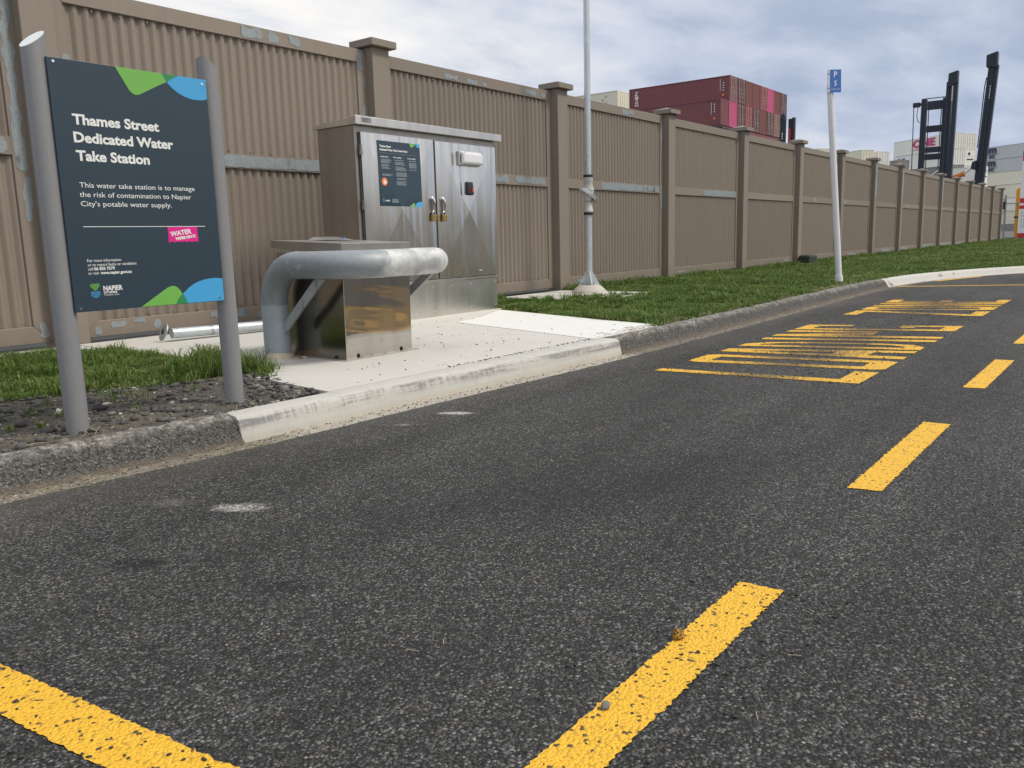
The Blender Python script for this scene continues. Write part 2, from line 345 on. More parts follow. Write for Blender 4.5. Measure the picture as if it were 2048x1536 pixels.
    M['c_grey'] = cont("grey_container", (.50, .53, .55), .1, .05); M['c_darkgrey'] = cont("dark_grey_container", (.22, .225, .22), .1); M['c_bar'] = cont("container_lock_bar", (.52, .47, .46), .3)
    M['c_wbar'] = cont("white_lock_bar", (.66, .63, .56), .5); M['c_text'] = plain("container_lettering", (.72, .70, .68), .5)
    M['c_magtext'] = plain("magenta_lettering", (.55, .02, .17), .5); M['c_navytext'] = plain("navy_lettering", (.02, .03, .08), .5); M['c_bluetext'] = plain("blue_lettering", (.04, .13, .38), .5)
    M['mast'] = plain("mast_paint", (.020, .028, .042), .45, .1, .25, .5); M['cyl_orange'] = plain("orange_cylinder", (.62, .20, .04), .45)
    M['sleeve_yellow'] = plain("yellow_post_paint", (.78, .36, .02), .5); M['signred'] = plain("red_sign_panel", (.55, .03, .05), .45)
    M['yardground'] = conc("yard_surface", (.10, .10, .10), (.16, .155, .15), (.08, .08, .08))
    M['greensub'] = plain("dark_green_box", (.025, .035, .028), .7, 0, .2, 9)
    M['wire'] = plain("wire_mesh", (.30, .31, .32), .5, .6)
    M['foliage'] = plain("tree_foliage", (.03, .045, .02), .8, 0, .4, 3); M['bark'] = plain("tree_bark", (.05, .04, .03), .9)
build_materials()

# ------------------------------------------------------------------ mesh helpers
def tag(o, label=None, cat=None, group=None, kind=None):
    if label: o['label'] = label
    if cat: o['category'] = cat
    if group: o['group'] = group
    if kind: o['kind'] = kind
    return o
def empty(name, loc=(0, 0, 0), rz=0.0):
    o = bpy.data.objects.new(name, None); o.empty_display_size = .1; o.location = loc; o.rotation_euler = (0, 0, rz); C.objects.link(o); return o
class MB:
    def __init__(s): s.v = []; s.f = []
    def add(s, vs, fs):
        b = len(s.v); s.v += [tuple(v) for v in vs]; s.f += [tuple(i + b for i in f) for f in fs]; return s
    def box(s, x0, x1, y0, y1, z0, z1):
        return s.add([(x0, y0, z0), (x1, y0, z0), (x1, y1, z0), (x0, y1, z0), (x0, y0, z1), (x1, y0, z1), (x1, y1, z1), (x0, y1, z1)],
                     [(0, 3, 2, 1), (4, 5, 6, 7), (0, 1, 5, 4), (1, 2, 6, 5), (2, 3, 7, 6), (3, 0, 4, 7)])
    def hull8(s, pts):   # 4 bottom, 4 top
        return s.add(pts, [(0, 3, 2, 1), (4, 5, 6, 7), (0, 1, 5, 4), (1, 2, 6, 5), (2, 3, 7, 6), (3, 0, 4, 7)])
    def tube(s, pts, r, seg=12, cap=True):
        pts = [Vector(p) for p in pts]; rs = r if isinstance(r, (list, tuple)) else [r] * len(pts)
        rings = []; n0 = None
        for i, p in enumerate(pts):
            t = (pts[min(i + 1, len(pts) - 1)] - pts[max(i - 1, 0)]).normalized()
            if n0 is None: n0 = t.orthogonal().normalized()
            else:
                n0 = (n0 - t * n0.dot(t)).normalized()
            b = t.cross(n0)
            rings.append([p + n0 * (math.cos(2 * PI * k / seg) * rs[i]) + b * (math.sin(2 * PI * k / seg) * rs[i]) for k in range(seg)])
        vs = [v for ring in rings for v in ring]; fs = []
        for i in range(len(rings) - 1):
            for k in range(seg):
                a = i * seg + k; b_ = i * seg + (k + 1) % seg; fs.append((a, b_, b_ + seg, a + seg))
        if cap: fs += [tuple(range(seg))[::-1], tuple(range((len(rings) - 1) * seg, len(rings) * seg))]
        return s.add(vs, fs)
    def cyl(s, x, y, z0, z1, r, seg=16, r2=None): return s.tube([(x, y, z0), (x, y, z1)], [r, r2 if r2 is not None else r], seg)
    def prism(s, poly, axis, a, b):
        """poly 2D points extruded along axis: 'y' -> (x,z); 'x' -> (y,z); 'z' -> (x,y)"""
        f = {'y': lambda p, t: (p[0], t, p[1]), 'x': lambda p, t: (t, p[0], p[1]), 'z': lambda p, t: (p[0], p[1], t)}[axis]
        n = len(poly); vs = [f(p, a) for p in poly] + [f(p, b) for p in poly]
        fs = [(i, (i + 1) % n, (i + 1) % n + n, i + n) for i in range(n)]
        tri = tessellate_polygon([[Vector((p[0], p[1], 0)) for p in poly]])
        fs += [tuple(t) for t in tri] + [tuple(i + n for i in t)[::-1] for t in tri]
        return s.add(vs, fs)
    def mesh(s, name, mat, smooth=None):
        m = bpy.data.meshes.new(name); m.from_pydata(s.v, [], s.f); m.materials.append(mat)
        bm = bmesh.new(); bm.from_mesh(m); bmesh.ops.recalc_face_normals(bm, faces=bm.faces); bm.to_mesh(m); bm.free()
        if smooth:
            m.shade_smooth(); m.set_sharp_from_angle(angle=math.radians(smooth))
        return m
    def build(s, name, mat, parent=None, smooth=None, bevel=0.0, loc=None):
        o = bpy.data.objects.new(name, s.mesh(name, mat, smooth)); C.objects.link(o)
        if parent is not None: o.parent = parent
        if loc: o.location = loc
        if bevel:
            b = o.modifiers.new("bevel", 'BEVEL'); b.width = bevel; b.segments = 2; b.limit_method = 'ANGLE'; b.angle_limit = math.radians(50); b.harden_normals = False
        return o
def linkcopy(o, parent=None, loc=None):
    c = o.copy(); C.objects.link(c)
    if parent is not None: c.parent = parent
    if loc is not None: c.location = loc
    return c
def copy_tree(o, parent=None):
    c = linkcopy(o, parent)
    for ch in list(o.children): copy_tree(ch, c)
    return c
def npmesh(name, V, F, mat, attr=None):
    """V (n,3) array, F (m,k) array, attr per-vertex float"""
    m = bpy.data.meshes.new(name); V = np.asarray(V, np.float32); F = np.asarray(F, np.int32); k = F.shape[1]
    m.vertices.add(len(V)); m.vertices.foreach_set('co', V.ravel())
    m.loops.add(F.size); m.loops.foreach_set('vertex_index', F.ravel())
    m.polygons.add(len(F)); m.polygons.foreach_set('loop_start', np.arange(0, F.size, k, dtype=np.int32)); m.polygons.foreach_set('loop_total', np.full(len(F), k, np.int32))
    m.update(calc_edges=True); m.materials.append(mat)
    if attr is not None:
        a = m.attributes.new("rnd", 'FLOAT', 'POINT'); a.data.foreach_set('value', np.asarray(attr, np.float32))
    o = bpy.data.objects.new(name, m); C.objects.link(o); return o
def text(s, size, mat, parent, x, y, z, name="lettering", face='-y', width=None, bold=0.0, ext=.0006, rot=0.0, space=1.0, align='LEFT', height=None):
    cu = bpy.data.curves.new("t", 'FONT'); cu.body = s; cu.size = size; cu.offset = bold; cu.extrude = ext; cu.space_character = space; cu.align_x = align; cu.resolution_u = 3
    t = bpy.data.objects.new("t", cu); C.objects.link(t)
    dg = bpy.context.evaluated_depsgraph_get(); dg.update()
    me = bpy.data.meshes.new_from_object(t.evaluated_get(dg)); bpy.data.objects.remove(t); bpy.data.curves.remove(cu)
    xs = [v.co.x for v in me.vertices]; ys = [v.co.y for v in me.vertices]
    sx = width / (max(xs) - min(xs)) if width else 1.0
    sy = height / (max(ys) - min(ys)) if height else 1.0
    x0 = min(xs) if (width and align == 'LEFT') else 0.0; y0 = min(ys) if height else 0.0
    for v in me.vertices:
        X_, Y_, Z_ = (v.co.x - x0) * sx, (v.co.y - y0) * sy, v.co.z
        ca, sa = math.cos(rot), math.sin(rot); X_, Y_ = X_ * ca - Y_ * sa, X_ * sa + Y_ * ca
        if face == '-y': v.co = (X_, -Z_, Y_)
        elif face == '-x': v.co = (-Z_, -X_, Y_)
        elif face == '+z': v.co = (X_, Y_, Z_)
    me.materials.clear(); me.materials.append(mat); me.name = name
    o = bpy.data.objects.new(name, me); C.objects.link(o); o.parent = parent; o.location = (x, y, z); return o
def flat_shape(name, poly, y, mat, parent, t=.001):
    return MB().prism(poly, 'y', y, y - t).build(name, mat, parent)
def jagged(poly, step, amp, seed=0):
    r = random.Random(seed); outp = []; n = len(poly)
    for i in range(n):
        a = Vector(poly[i]); b = Vector(poly[(i + 1) % n]); d = b - a; L_ = d.length; k = max(1, int(L_ / step)); nn = Vector((-d.y, d.x)).normalized() if L_ else Vector((0, 0))
        for j in range(k):
            p = a + d * (j / k); q = r.uniform(-amp, amp) + (r.uniform(-2.2, 2.2) * amp if r.random() < .18 else 0); outp.append(tuple(p + nn * q))
    return outp

# ================================================================== GROUND, ROAD, KERBS
RZ = -0.130
KP = [(-4, 4.35), (-1.5, 3.93), (0, 3.79), (1.33, 3.69), (2.43, 3.60), (3.5, 3.575), (6.08, 3.50), (9, 3.53), (13.5, 3.61), (15.6, 3.57), (17.5, 3.36), (19.5, 2.78), (21, 2.07), (22.6, .95), (24.2, -.9), (25.4, -3.4), (26, -7), (26.2, -14)]
def catmull(P, n):
    P = [Vector(p) for p in P]; P = [P[0] * 2 - P[1]] + P + [P[-1] * 2 - P[-2]]; r = []
    for i in range(1, len(P) - 2):
        p0, p1, p2, p3 = P[i - 1:i + 3]; k = max(1, int((p2 - p1).length / n))
        for j in range(k):
            t = j / k; r.append(0.5 * ((2 * p1) + (p2 - p0) * t + (2 * p0 - 5 * p1 + 4 * p2 - p3) * t * t + (3 * p1 - p0 - 3 * p2 + p3) * t ** 3))
    r.append(P[-2]); return r
KC = catmull(KP, .04)
KN = []
for i in range(len(KC)):
    d = (KC[min(i + 1, len(KC) - 1)] - KC[max(i - 1, 0)]).normalized(); KN.append(Vector((-d.y, d.x)))
def koff(i, d): return KC[i] + KN[i] * d
def sheet(name, poly, z, mat, kind='structure', thick=0.0, hole=None):
    mb = MB(); loops = [[Vector((p[0], p[1], 0)) for p in poly]] + ([[Vector((p[0], p[1], 0)) for p in hole]] if hole else [])
    flat = [p for l in loops for p in l]; tri = tessellate_polygon(loops)
    mb.v = [(p.x, p.y, z) for p in flat]; mb.f = [tuple(t) for t in tri]
    if thick:
        n = len(poly); b = len(mb.v); mb.v += [(p[0], p[1], z - thick) for p in poly]
        mb.f += [(i, (i + 1) % n, b + (i + 1) % n, b + i) for i in range(n)]
    m = bpy.data.meshes.new(name); m.from_pydata(mb.v, [], mb.f); m.materials.append(mat); o = bpy.data.objects.new(name, m); C.objects.link(o)
    bm = bmesh.new(); bm.from_mesh(m)
    for f in bm.faces:
        if abs(f.normal.z) > .5 and f.normal.z < 0: f.normal_flip()
    bm.to_mesh(m); bm.free()
    if kind: o['kind'] = kind
    return o
sheet("ground", [(-900, -900), (1500, -900), (1500, 900), (-900, 900)], -.42, M['turf'])
# road: edge follows the kerb 14 cm out, slightly ragged
edge = []
for i in range(0, len(KC)):
    if KC[i].x > 20 and i % 6: continue
    j = noise.noise(Vector((KC[i].x * 9, KC[i].y * 9, 1))) * .010 + noise.noise(Vector((KC[i].x * 40, KC[i].y * 40, 5))) * .006
    p = koff(i, -.145 + j); edge.append((p.x, p.y))
sheet("road", edge + [(26.0, -60), (-40, -60), (-40, 8)], RZ, M['road'], thick=.06)
def strip(name, i0, i1, d0, d1, z, mat):
    V = []; F = []
    for i in range(i0, i1 + 1):
        a, b = koff(i, d0), koff(i, d1); V += [(a.x, a.y, z), (b.x, b.y, z)]
    F = [(2 * i, 2 * i + 2, 2 * i + 3, 2 * i + 1) for i in range(i1 - i0)]
    m = bpy.data.meshes.new(name); m.from_pydata(V, [], F); m.materials.append(mat); o = bpy.data.objects.new(name, m); C.objects.link(o); o['kind'] = 'structure'; return o
strip("gutter", 0, len(KC) - 1, -.26, .03, RZ - .004, M['gutter'])
def kerb(name, x0, x1, mat, rough, prof, i_end=None, jog=0.0):
    idx = [i for i in range(len(KC)) if x0 <= KC[i].x < x1 and (KC[i].y > -13.9)]
    i0, i1 = idx[0], idx[-1] + (1 if idx[-1] + 1 < len(KC) else 0); V = []; n = len(prof)
    for i in range(i0, i1 + 1):
        for k, (d, z) in enumerate(prof):
            p = koff(i, d + jog); q = Vector((p.x, p.y, z)); amt = rough * (0 if k in (n - 1,) else 1)
            nz = noise.noise(q * 6) * .9 + noise.noise(q * 22) * .55 + noise.noise(q * 60) * .35
            q = q + Vector((KN[i].x, KN[i].y, 0)) * (nz * amt) + Vector((0, 0, 1)) * (noise.noise(q * 14 + Vector((5, 5, 5))) * amt * (.7 if k > 0 else 0))
            V.append(q)
    F = []; c = i1 - i0 + 1
    for i in range(c - 1):
        for k in range(n - 1): F.append((i * n + k, (i + 1) * n + k, (i + 1) * n + k + 1, i * n + k + 1))
    F += [tuple(range(n)), tuple(range((c - 1) * n, c * n))[::-1]]
    m = bpy.data.meshes.new(name); m.from_pydata(V, [], F); m.materials.append(mat); bm = bmesh.new(); bm.from_mesh(m); bmesh.ops.recalc_face_normals(bm, faces=bm.faces); bm.to_mesh(m); bm.free()
    m.shade_smooth(); m.set_sharp_from_angle(angle=math.radians(60)); o = bpy.data.objects.new(name, m); C.objects.link(o); o['kind'] = 'structure'; return o
def arcprof(pts, n):     # refine a profile
    r = catmull([(a, b) for a, b in pts], n); return [(p.x, p.y) for p in r]
newprof = arcprof([(-.012, -.15), (.0, -.125), (.010, -.09), (.022, -.045), (.032, -.020), (.048, -.005), (.075, .0), (.12, .001), (.185, .0)], .012) + [(.187, -.2)]
oldprof = arcprof([(-.03, -.15), (-.01, -.125), (.02, -.085), (.045, -.045), (.075, -.012), (.115, .006), (.165, .006), (.215, -.004)], .014) + [(.22, -.2)]
kerb("old_kerb", -4.5, 2.43, M['kerb_old'], .0125, oldprof)
kerb("new_kerb", 2.42, 6.10, M['kerb_new'], .0012, newprof)
kerb("old_kerb", 6.095, 15.5, M['kerb_old'], .009, oldprof)
kerb("painted_kerb", 15.51, 30, M['kerb_white'], .003, oldprof)
# verge soil sheet under the turf (behind kerb to the fence and beyond the bend)
back = [tuple(koff(i, .19)) for i in range(0, len(KC), 6)]
sheet("verge", back + [(26.4, -60), (140, -60), (140, 8.25), (-8, 8.25), (-8, 5.2)], -.030, M['turf'])
sheet("yard", [(-60, 8.27), (600, 8.27), (600, 300), (-60, 300)], -.024, M['yardground'])
# unseen slope added behind the camera to darken the steel's reflection at the horizon
bk = MB(); n = 40; V = []; F = []
for i in range(n + 1):
    x = -45 + 110 * i / n
    for j, (y, z) in enumerate(((-13.0, -.14), (-13.2, 0), (-16, .35), (-20, 1.9), (-24, 3.3), (-30, 3.8), (-60, 3.6))): V.append((x, y + noise.noise(Vector((x * .1, j, 0))) * .8 * (j > 1), z + noise.noise(Vector((x * .07, j * .5, 3))) * .5 * (j > 2)))
F = [(7 * i + j, 7 * i + 7 + j, 7 * i + 8 + j, 7 * i + 1 + j) for i in range(n) for j in range(6)]
o = bk.add(V, F).build("added_bank", M['soil']); o['kind'] = 'structure'
# gravel bed round the sign
gb = [tuple(koff(i, .195)) for i in range(0, len(KC), 4) if KC[i].x < 3.12]
sheet("gravel_bed", gb + [(3.165, 4.2), (3.27, 4.46), (3.42, 4.75), (3.30, 5.0), (2.85, 4.95), (2.6, 5.12), (2.1, 5.25), (1.6, 5.35), (-6, 5.5)], -.016, M['soil'])
# concrete pad behind the new kerb
PX = [koff(i, .197) for i in range(0, len(KC), 4)]
front = [(p.x, p.y) for p in PX if 3.14 <= p.x <= 5.99]
sheet("concrete_pad", front + [(5.997, 3.715), (6.655, 5.84), (7.20, 5.96), (8.10, 6.37), (8.32, 6.5), (8.32, 7.86), (3.63, 7.86), (3.60, 6.9), (3.66, 5.63), (3.59, 4.95), (3.25, 4.46)], .0, M['pad'], thick=.10)
front2 = [(p.x, p.y) for p in PX if 6.01 <= p.x <= 7.20]
sheet("new_concrete_slab", front2 + [(7.245, 3.748), (7.5, 4.6), (8.105, 6.36), (7.205, 5.952), (6.662, 5.832), (6.004, 3.72)], .003, M['newpad'], thick=.10)
sheet("mowing_strip", [(-5, 7.60), (3.62, 7.42), (3.62, 7.86), (-5, 7.86)], -.005, M['pad'], thick=.03)
sheet("fence_footing_dirt", [(-5, 7.865), (9.7, 7.865), (9.7, 8.22), (-5, 8.22)], -.018, M['soil'])
sheet("pole_pad", [(9.95, 6.0), (11.75, 6.0), (11.75, 7.86), (9.95, 7.86)], -.008, M['pad'], thick=.06)

# ================================================================== ROAD MARKINGS
def marking(name, loops, mat, z=RZ + .003, parent=None, step=.009, amp=.0032, seed=0, halves=False):
    loops = [jagged(l, step, amp, seed + i) for i, l in enumerate(loops)]
    flat = [p for l in loops for p in l]
    if halves:
        tri = []; b0 = 0
        for l in loops:
            tri += [tuple(i + b0 for i in t) for t in tessellate_polygon([[Vector((p[0], p[1], 0)) for p in l]])]; b0 += len(l)
    else: tri = tessellate_polygon([[Vector((p[0], p[1], 0)) for p in l] for l in loops])
    m = bpy.data.meshes.new(name); m.from_pydata([(p[0], p[1], z) for p in flat], [], [tuple(t) for t in tri]); m.materials.append(mat)
    bm = bmesh.new(); bm.from_mesh(m)
    for f in bm.faces:
        if f.normal.z < 0: f.normal_flip()
    bm.to_mesh(m); bm.free()
    o = bpy.data.objects.new(name, m); C.objects.link(o)
    if parent is not None: o.parent = parent
    return o
dash_labels = ["nearest yellow dash of the bay line, running out of the bottom of the picture", "second yellow dash of the bay line from the bottom of the picture", "third yellow dash of the bay line, short of the word on the road", "yellow dash of the bay line at the right edge of the picture"]
for i, (a, b) in enumerate([(.92, 2.165), (3.25, 4.595), (5.75, 7.09), (8.15, 9.5)]):
    o = marking("road_dash", [[(a, .735), (b, .728), (b - .01, .852), (a - .02, .855)]], M['yellow'], seed=i * 5 + 1)
    tag(o, dash_labels[i], "road marking", "dashes of the yellow bay line")
o = marking("road_line", [[(.885, .60), (.74, 1.9), (.70, 2.3), (.56, 3.44), (.42, 3.46), (.585, 2.1), (.62, 1.9), (.745, .62)]], M['yellow'], seed=33)
tag(o, "broad yellow line across the bottom left corner of the road, near end of the loading bay", "road marking")
o = marking("road_line", [[(15.62, 3.45), (16.45, 1.65), (17.0, .4), (17.12, .42), (16.58, 1.66), (15.76, 3.46)]], M['yellow'], seed=34)
tag(o, "thin far yellow line across the road beyond the lettering", "road marking")
o = marking("kerbside_line", [[(17.45, 3.13), (18.6, 2.83), (19.2, 2.62), (19.24, 2.72), (18.65, 2.93), (17.5, 3.23)]], M['yellow'], seed=35)
tag(o, "short yellow dash beside the white painted kerb", "road marking", "yellow kerbside dashes")
o = marking("kerbside_line", [[(20.6, 1.95), (21.6, 1.25), (22.4, .55), (22.48, .63), (21.7, 1.34), (20.68, 2.04)]], M['yellow'], seed=36)
tag(o, "faint yellow dash following the bend of the painted kerb at the right edge", "road marking", "yellow kerbside dashes")
GL = dict(
 L=[[(0, 0), (0, 1), (.26, 1), (.26, .11), (1, .11), (1, 0)]],
 O=[[(.10, 0), (0, .05), (0, .95), (.10, 1), (.9, 1), (1, .95), (1, .05), (.9, 0)], [(.27, .12), (.73, .12), (.73, .9), (.27, .9)]],
 A=[[(0, 0), (.22, 1), (.38, 1), (.385, .86), (.33, .39), (.46, .39), (.46, .20), (.32, .20), (.28, 0)], [(.384, 1), (.54, 1), (1, 0), (.74, 0), (.66, .20), (.464, .20), (.464, .39), (.57, .39), (.39, .86)]],
 D=[[(0, 0), (0, 1), (.45, 1), (.82, .9), (1, .7), (1, .3), (.82, .08), (.45, 0)], [(.3, .1), (.45, .1), (.68, .18), (.74, .34), (.74, .66), (.68, .8), (.45, .9), (.3, .9)]],
 I=[[(0, 0), (0, 1), (1, 1), (1, 0)]],
 N=[[(0, 0), (0, 1), (.28, 1), (.72, .42), (.72, 1), (1, 1), (1, 0), (.72, 0), (.28, .58), (.28, 0)]],
 G=[[(0, 0), (0, 1), (1, 1), (1, .69), (.74, .69), (.74, .9), (.26, .9), (.26, .1), (.74, .1), (.74, .28), (.5, .28), (.5, .38), (1, .38), (1, 0)]],
 Z=[[(0, 0), (0, .1), (.70, .9), (0, .9), (0, 1), (1, 1), (1, .9), (.30, .1), (1, .1), (1, 0)]],
 E=[[(0, 0), (0, 1), (1, 1), (1, .9), (.28, .9), (.28, .56), (.85, .56), (.85, .46), (.28, .46), (.28, .1), (1, .1), (1, 0)]])
word = [('L', 5.45, 5.90, 5.57, 6.08), ('O', 5.97, 6.43, 6.20, 6.67), ('A', 6.50, 7.10, 6.79, 7.31), ('D', 7.03, 7.40, 7.38, 7.80), ('I', 7.56, 7.70, 7.97, 8.11),
        ('N', 7.86, 8.40, 8.23, 8.79), ('G', 8.49, 8.98, 8.90, 9.41), ('Z', 10.23, 10.84, 10.57, 11.18), ('O', 10.94, 11.43, 11.39, 11.84), ('N', 11.54, 12.02, 11.97, 12.44), ('E', 12.16, 12.66, 12.55, 13.05)]
rl = empty("road_lettering", (9.2, 2.1, RZ)); tag(rl, "tall yellow letters reading LOADING ZONE, worn through the middle, painted on the road", "road marking")
for q, (ch, TL, TR, BL, BR) in enumerate(word):
    loops = []
    for l in GL[ch]:
        pts = []
        for s_, t_ in l:
            xb = BL + (BR - BL) * s_; xt = TL + (TR - TL) * s_; pts.append((xb + (xt - xb) * t_ - 9.2, 1.43 + 1.41 * t_ - 2.1))
        loops.append(pts)
    marking("letter", loops, M['yellow_worn'], z=.003, parent=rl, seed=50 + q * 7, halves=ch == 'A', amp=.0025)

# ================================================================== FENCE
FY = 8.0
fence = empty("fence", (7.745, 8.0, 0)); tag(fence, "tall taupe corrugated steel fence with capped posts, paint peeling off its rails", "fence")
posts = [-.43, 3.62, 7.745, 11.84, 15.82, 19.76, 23.79] + [27.75 + 3.97 * k for k in range(10)]
PW = .145
pm = MB().box(-PW, PW, -.13, .13, -.12, 3.262).mesh("fence_post", M['fence'])
capm = MB().box(-.215, .215, -.205, .205, 3.263, 3.348).add([(-.215, -.205, 3.348), (.215, -.205, 3.348), (.215, .205, 3.348), (-.215, .205, 3.348), (0, 0, 3.405)], [(0, 1, 4), (1, 2, 4), (2, 3, 4), (3, 0, 4)])
capm.f.remove((4, 5, 6, 7)); capm = capm.mesh("post_cap", M['fence'])
for i, x in enumerate(posts):
    p = bpy.data.objects.new("fence_post", pm); C.objects.link(p); p.parent = fence; p.location = (x - 7.745, 0, 0)
    c = bpy.data.objects.new("post_cap", capm); C.objects.link(c); c.parent = p
    for o_ in (p, c):
        b = o_.modifiers.new("bevel", 'BEVEL'); b.width = .008; b.segments = 2; b.limit_method = 'ANGLE'; b.angle_limit = math.radians(40)
PWID = 3.70
def corr(z0, z1):
    mb = MB(); n = int(PWID / .105) ; sub = 8; xs = [j * PWID / (n * sub) for j in range(n * sub + 1)]
    V = []
    for x in xs:
        ph = (x / PWID * n) % 1.0
        d = .5 - .5 * math.cos(2 * PI * ph); d = d ** .75
        y = .056 - .036 * d; V += [(x, y, z0), (x, y, z1)]
    F = [(2 * j, 2 * j + 2, 2 * j + 3, 2 * j + 1) for j in range(len(xs) - 1)]
    m = bpy.data.meshes.new("corrugated_sheet"); m.from_pydata(V, [], F); m.materials.append(M['fence']); m.shade_smooth(); return m
up, lo = corr(1.80, 3.16), corr(.10, 1.78)
fm = MB()
# mitred outer frame: rails and stiles as trapezoids
o_, i_ = (0, PWID, .035, 3.23), (.15, PWID - .15, .19, 3.075)
def trap(a, b, c, d): fm.prism([a, b, c, d], 'y', 0.0, .055)
g = .0015
trap((o_[0], o_[3]), (o_[1], o_[3]), (i_[1], i_[3]), (i_[0], i_[3]))
trap((o_[0], o_[2]), (i_[0], i_[2]), (i_[1], i_[2]), (o_[1], o_[2]))
trap((o_[0], o_[2] + g), (o_[0], o_[3] - g), (i_[0], i_[3] - g), (i_[0], i_[2] + g))
trap((o_[1], o_[2] + g), (i_[1], i_[2] + g), (i_[1], i_[3] - g), (o_[1], o_[3] - g))
frm = fm.mesh("fence_panel", M['fence'])
midm = MB().box(.151, PWID - .151, .001, .054, 1.705, 1.86).mesh("mid_rail", M['fence'])
sc = MB()
for j in range(1, 13):
    x = .15 + j * (PWID - .3) / 13
    for z in (1.885, .215, 3.05):
        sc.tube([(x, .028, z), (x, .014, z)], .009, 6)
scm = sc.mesh("screw", M['fence'])
panels = []
for i in range(len(posts) - 1):
    a, b = posts[i] + PW - .01, posts[i + 1] - PW + .01
    p = bpy.data.objects.new("fence_panel", frm); C.objects.link(p); p.parent = fence; p.location = (a - 7.745, 0, 0); p.scale = ((b - a) / PWID, 1, 1)
    bv = p.modifiers.new("bevel", 'BEVEL'); bv.width = .004; bv.segments = 1; bv.limit_method = 'ANGLE'
    panels.append(p)
    for nm, me in (("corrugated_sheet", up), ("corrugated_sheet", lo), ("mid_rail", midm)):
        c = bpy.data.objects.new(nm, me); C.objects.link(c); c.parent = p
    if i < 6:
        c = bpy.data.objects.new("screw", scm); C.objects.link(c); c.parent = p; c['kind'] = 'stuff'
# paint peeled to bare galvanising: thin irregular plates in world x,z on the rail faces
def blob(x0, x1, z0, z1, seed, rag=.16):
    """rounded, flaking rectangle"""
    r = random.Random(seed); w_, h_ = x1 - x0, z1 - z0; c = min(w_, h_) * .28; st = min(.05, min(w_, h_) / 3); pts = []
    cor = [(x0 + c, z0), (x1 - c, z0), (x1, z0 + c), (x1, z1 - c), (x1 - c, z1), (x0 + c, z1), (x0, z1 - c), (x0, z0 + c)]
    cx, cz = (x0 + x1) / 2, (z0 + z1) / 2; m = min(w_, h_)
    for i in range(8):
        a, b = cor[i], cor[(i + 1) % 8]; L_ = math.hypot(b[0] - a[0], b[1] - a[1]); k = max(1, int(L_ / st))
        dx, dz = (b[0] - a[0]) / L_, (b[1] - a[1]) / L_
        for j in range(k):
            t = j / k; px_, pz_ = a[0] + (b[0] - a[0]) * t, a[1] + (b[1] - a[1]) * t
            q = (abs(noise.noise(Vector((px_ * 5, pz_ * 5, seed)))) * 1.0 + r.random() * .25) * m * rag * 2.4
            pts.append((px_ - dz * q, pz_ + dx * q))
    return pts
patches = {0: [(3.34, 3.468, 1.55, 3.21), (3.37, 3.468, 1.12, 1.53), (-.1, 3.31, 1.708, 1.857), (2.95, 3.03, .12, .185), (3.36, 3.465, .06, .24)],
 1: [(5.775, 6.08, 3.085, 3.228), (6.12, 6.32, 3.08, 3.228), (6.40, 6.60, 3.085, 3.228), (7.45, 7.58, 2.95, 3.22), (7.50, 7.585, 2.42, 2.58), (7.53, 7.57, 2.80, 2.90), (3.95, 7.43, 1.708, 1.857),
     (3.84, 3.95, 2.2, 2.65), (3.86, 3.95, .05, .16), (4.03, 4.20, .10, .18), (4.25, 4.40, .12, .19), (4.46, 4.56, .06, .17), (5.1, 5.6, .08, .19), (5.7, 6.1, .05, .15), (3.85, 4.0, 3.12, 3.2)],
 2: [(9.08, 9.38, 3.085, 3.17), (9.55, 9.80, 3.08, 3.16), (9.90, 10.02, 3.08, 3.15), (10.95, 11.3, 3.08, 3.20), (8.05, 8.13, 2.30, 2.42), (9.9, 10.5, 1.708, 1.857), (10.65, 11.52, 1.708, 1.857), (11.40, 11.55, 3.1, 3.19), (8.1, 9.2, .05, .12)],
 3: [(12.01, 12.13, 1.715, 1.85), (13.25, 15.0, 1.708, 1.857), (14.95, 15.5, 1.715, 1.857), (12.00, 12.06, .9, 3.1), (14.0, 14.5, 3.085, 3.2), (12.4, 13.1, .05, .16), (15.56, 15.66, 1.4, 1.9), (15.55, 15.62, 2.6, 3.15)],
 4: [(17.6, 19.45, 1.708, 1.855), (16.4, 16.7, .06, .12)], 5: [(22.9, 23.3, .05, .15), (19.95, 20.02, 1.5, 2.0)], 6: [(25.2, 25.5, 1.72, 1.85), (23.97, 24.02, 1.2, 3.0)],
 7: [(28.2, 28.7, 1.73, 1.84), (29.0, 29.9, .05, .13)], 8: [(33.5, 34.6, .04, .16)], 9: [(36.4, 37.6, .04, .18), (37.0, 37.6, 1.73, 1.84)], 10: [(40.5, 42.5, .04, .17), (40.3, 40.8, 1.72, 1.84)], 11: [(44.4, 47, .04, .18), (44.2, 45.0, 1.73, 1.85)], 12: [(48.4, 50.5, .04, .15)]}
for pi, lst in patches.items():
    p = panels[pi]; ax = posts[pi] + PW - .01; sx = p.scale.x
    for q, (x0, x1, z0, z1) in enumerate(lst):
        o = MB().prism([((x - ax) / sx, z) for x, z in blob(x0, x1, z0, z1, pi * 31 + q, .10 if x1 - x0 > 1 else .2)], 'y', -.0035, .0005).build("bare_metal_patch", M['galv_bare'], p)
# bare patches on three distant posts
for i in (9, 10, 12):
    MB().prism(blob(-.13, .13, 2.0, 3.25, i), 'y', -.1335, -.1295).build("bare_metal_patch", M['galv_bare'], fence, loc=(posts[i - 1] - 7.745, 0, 0))

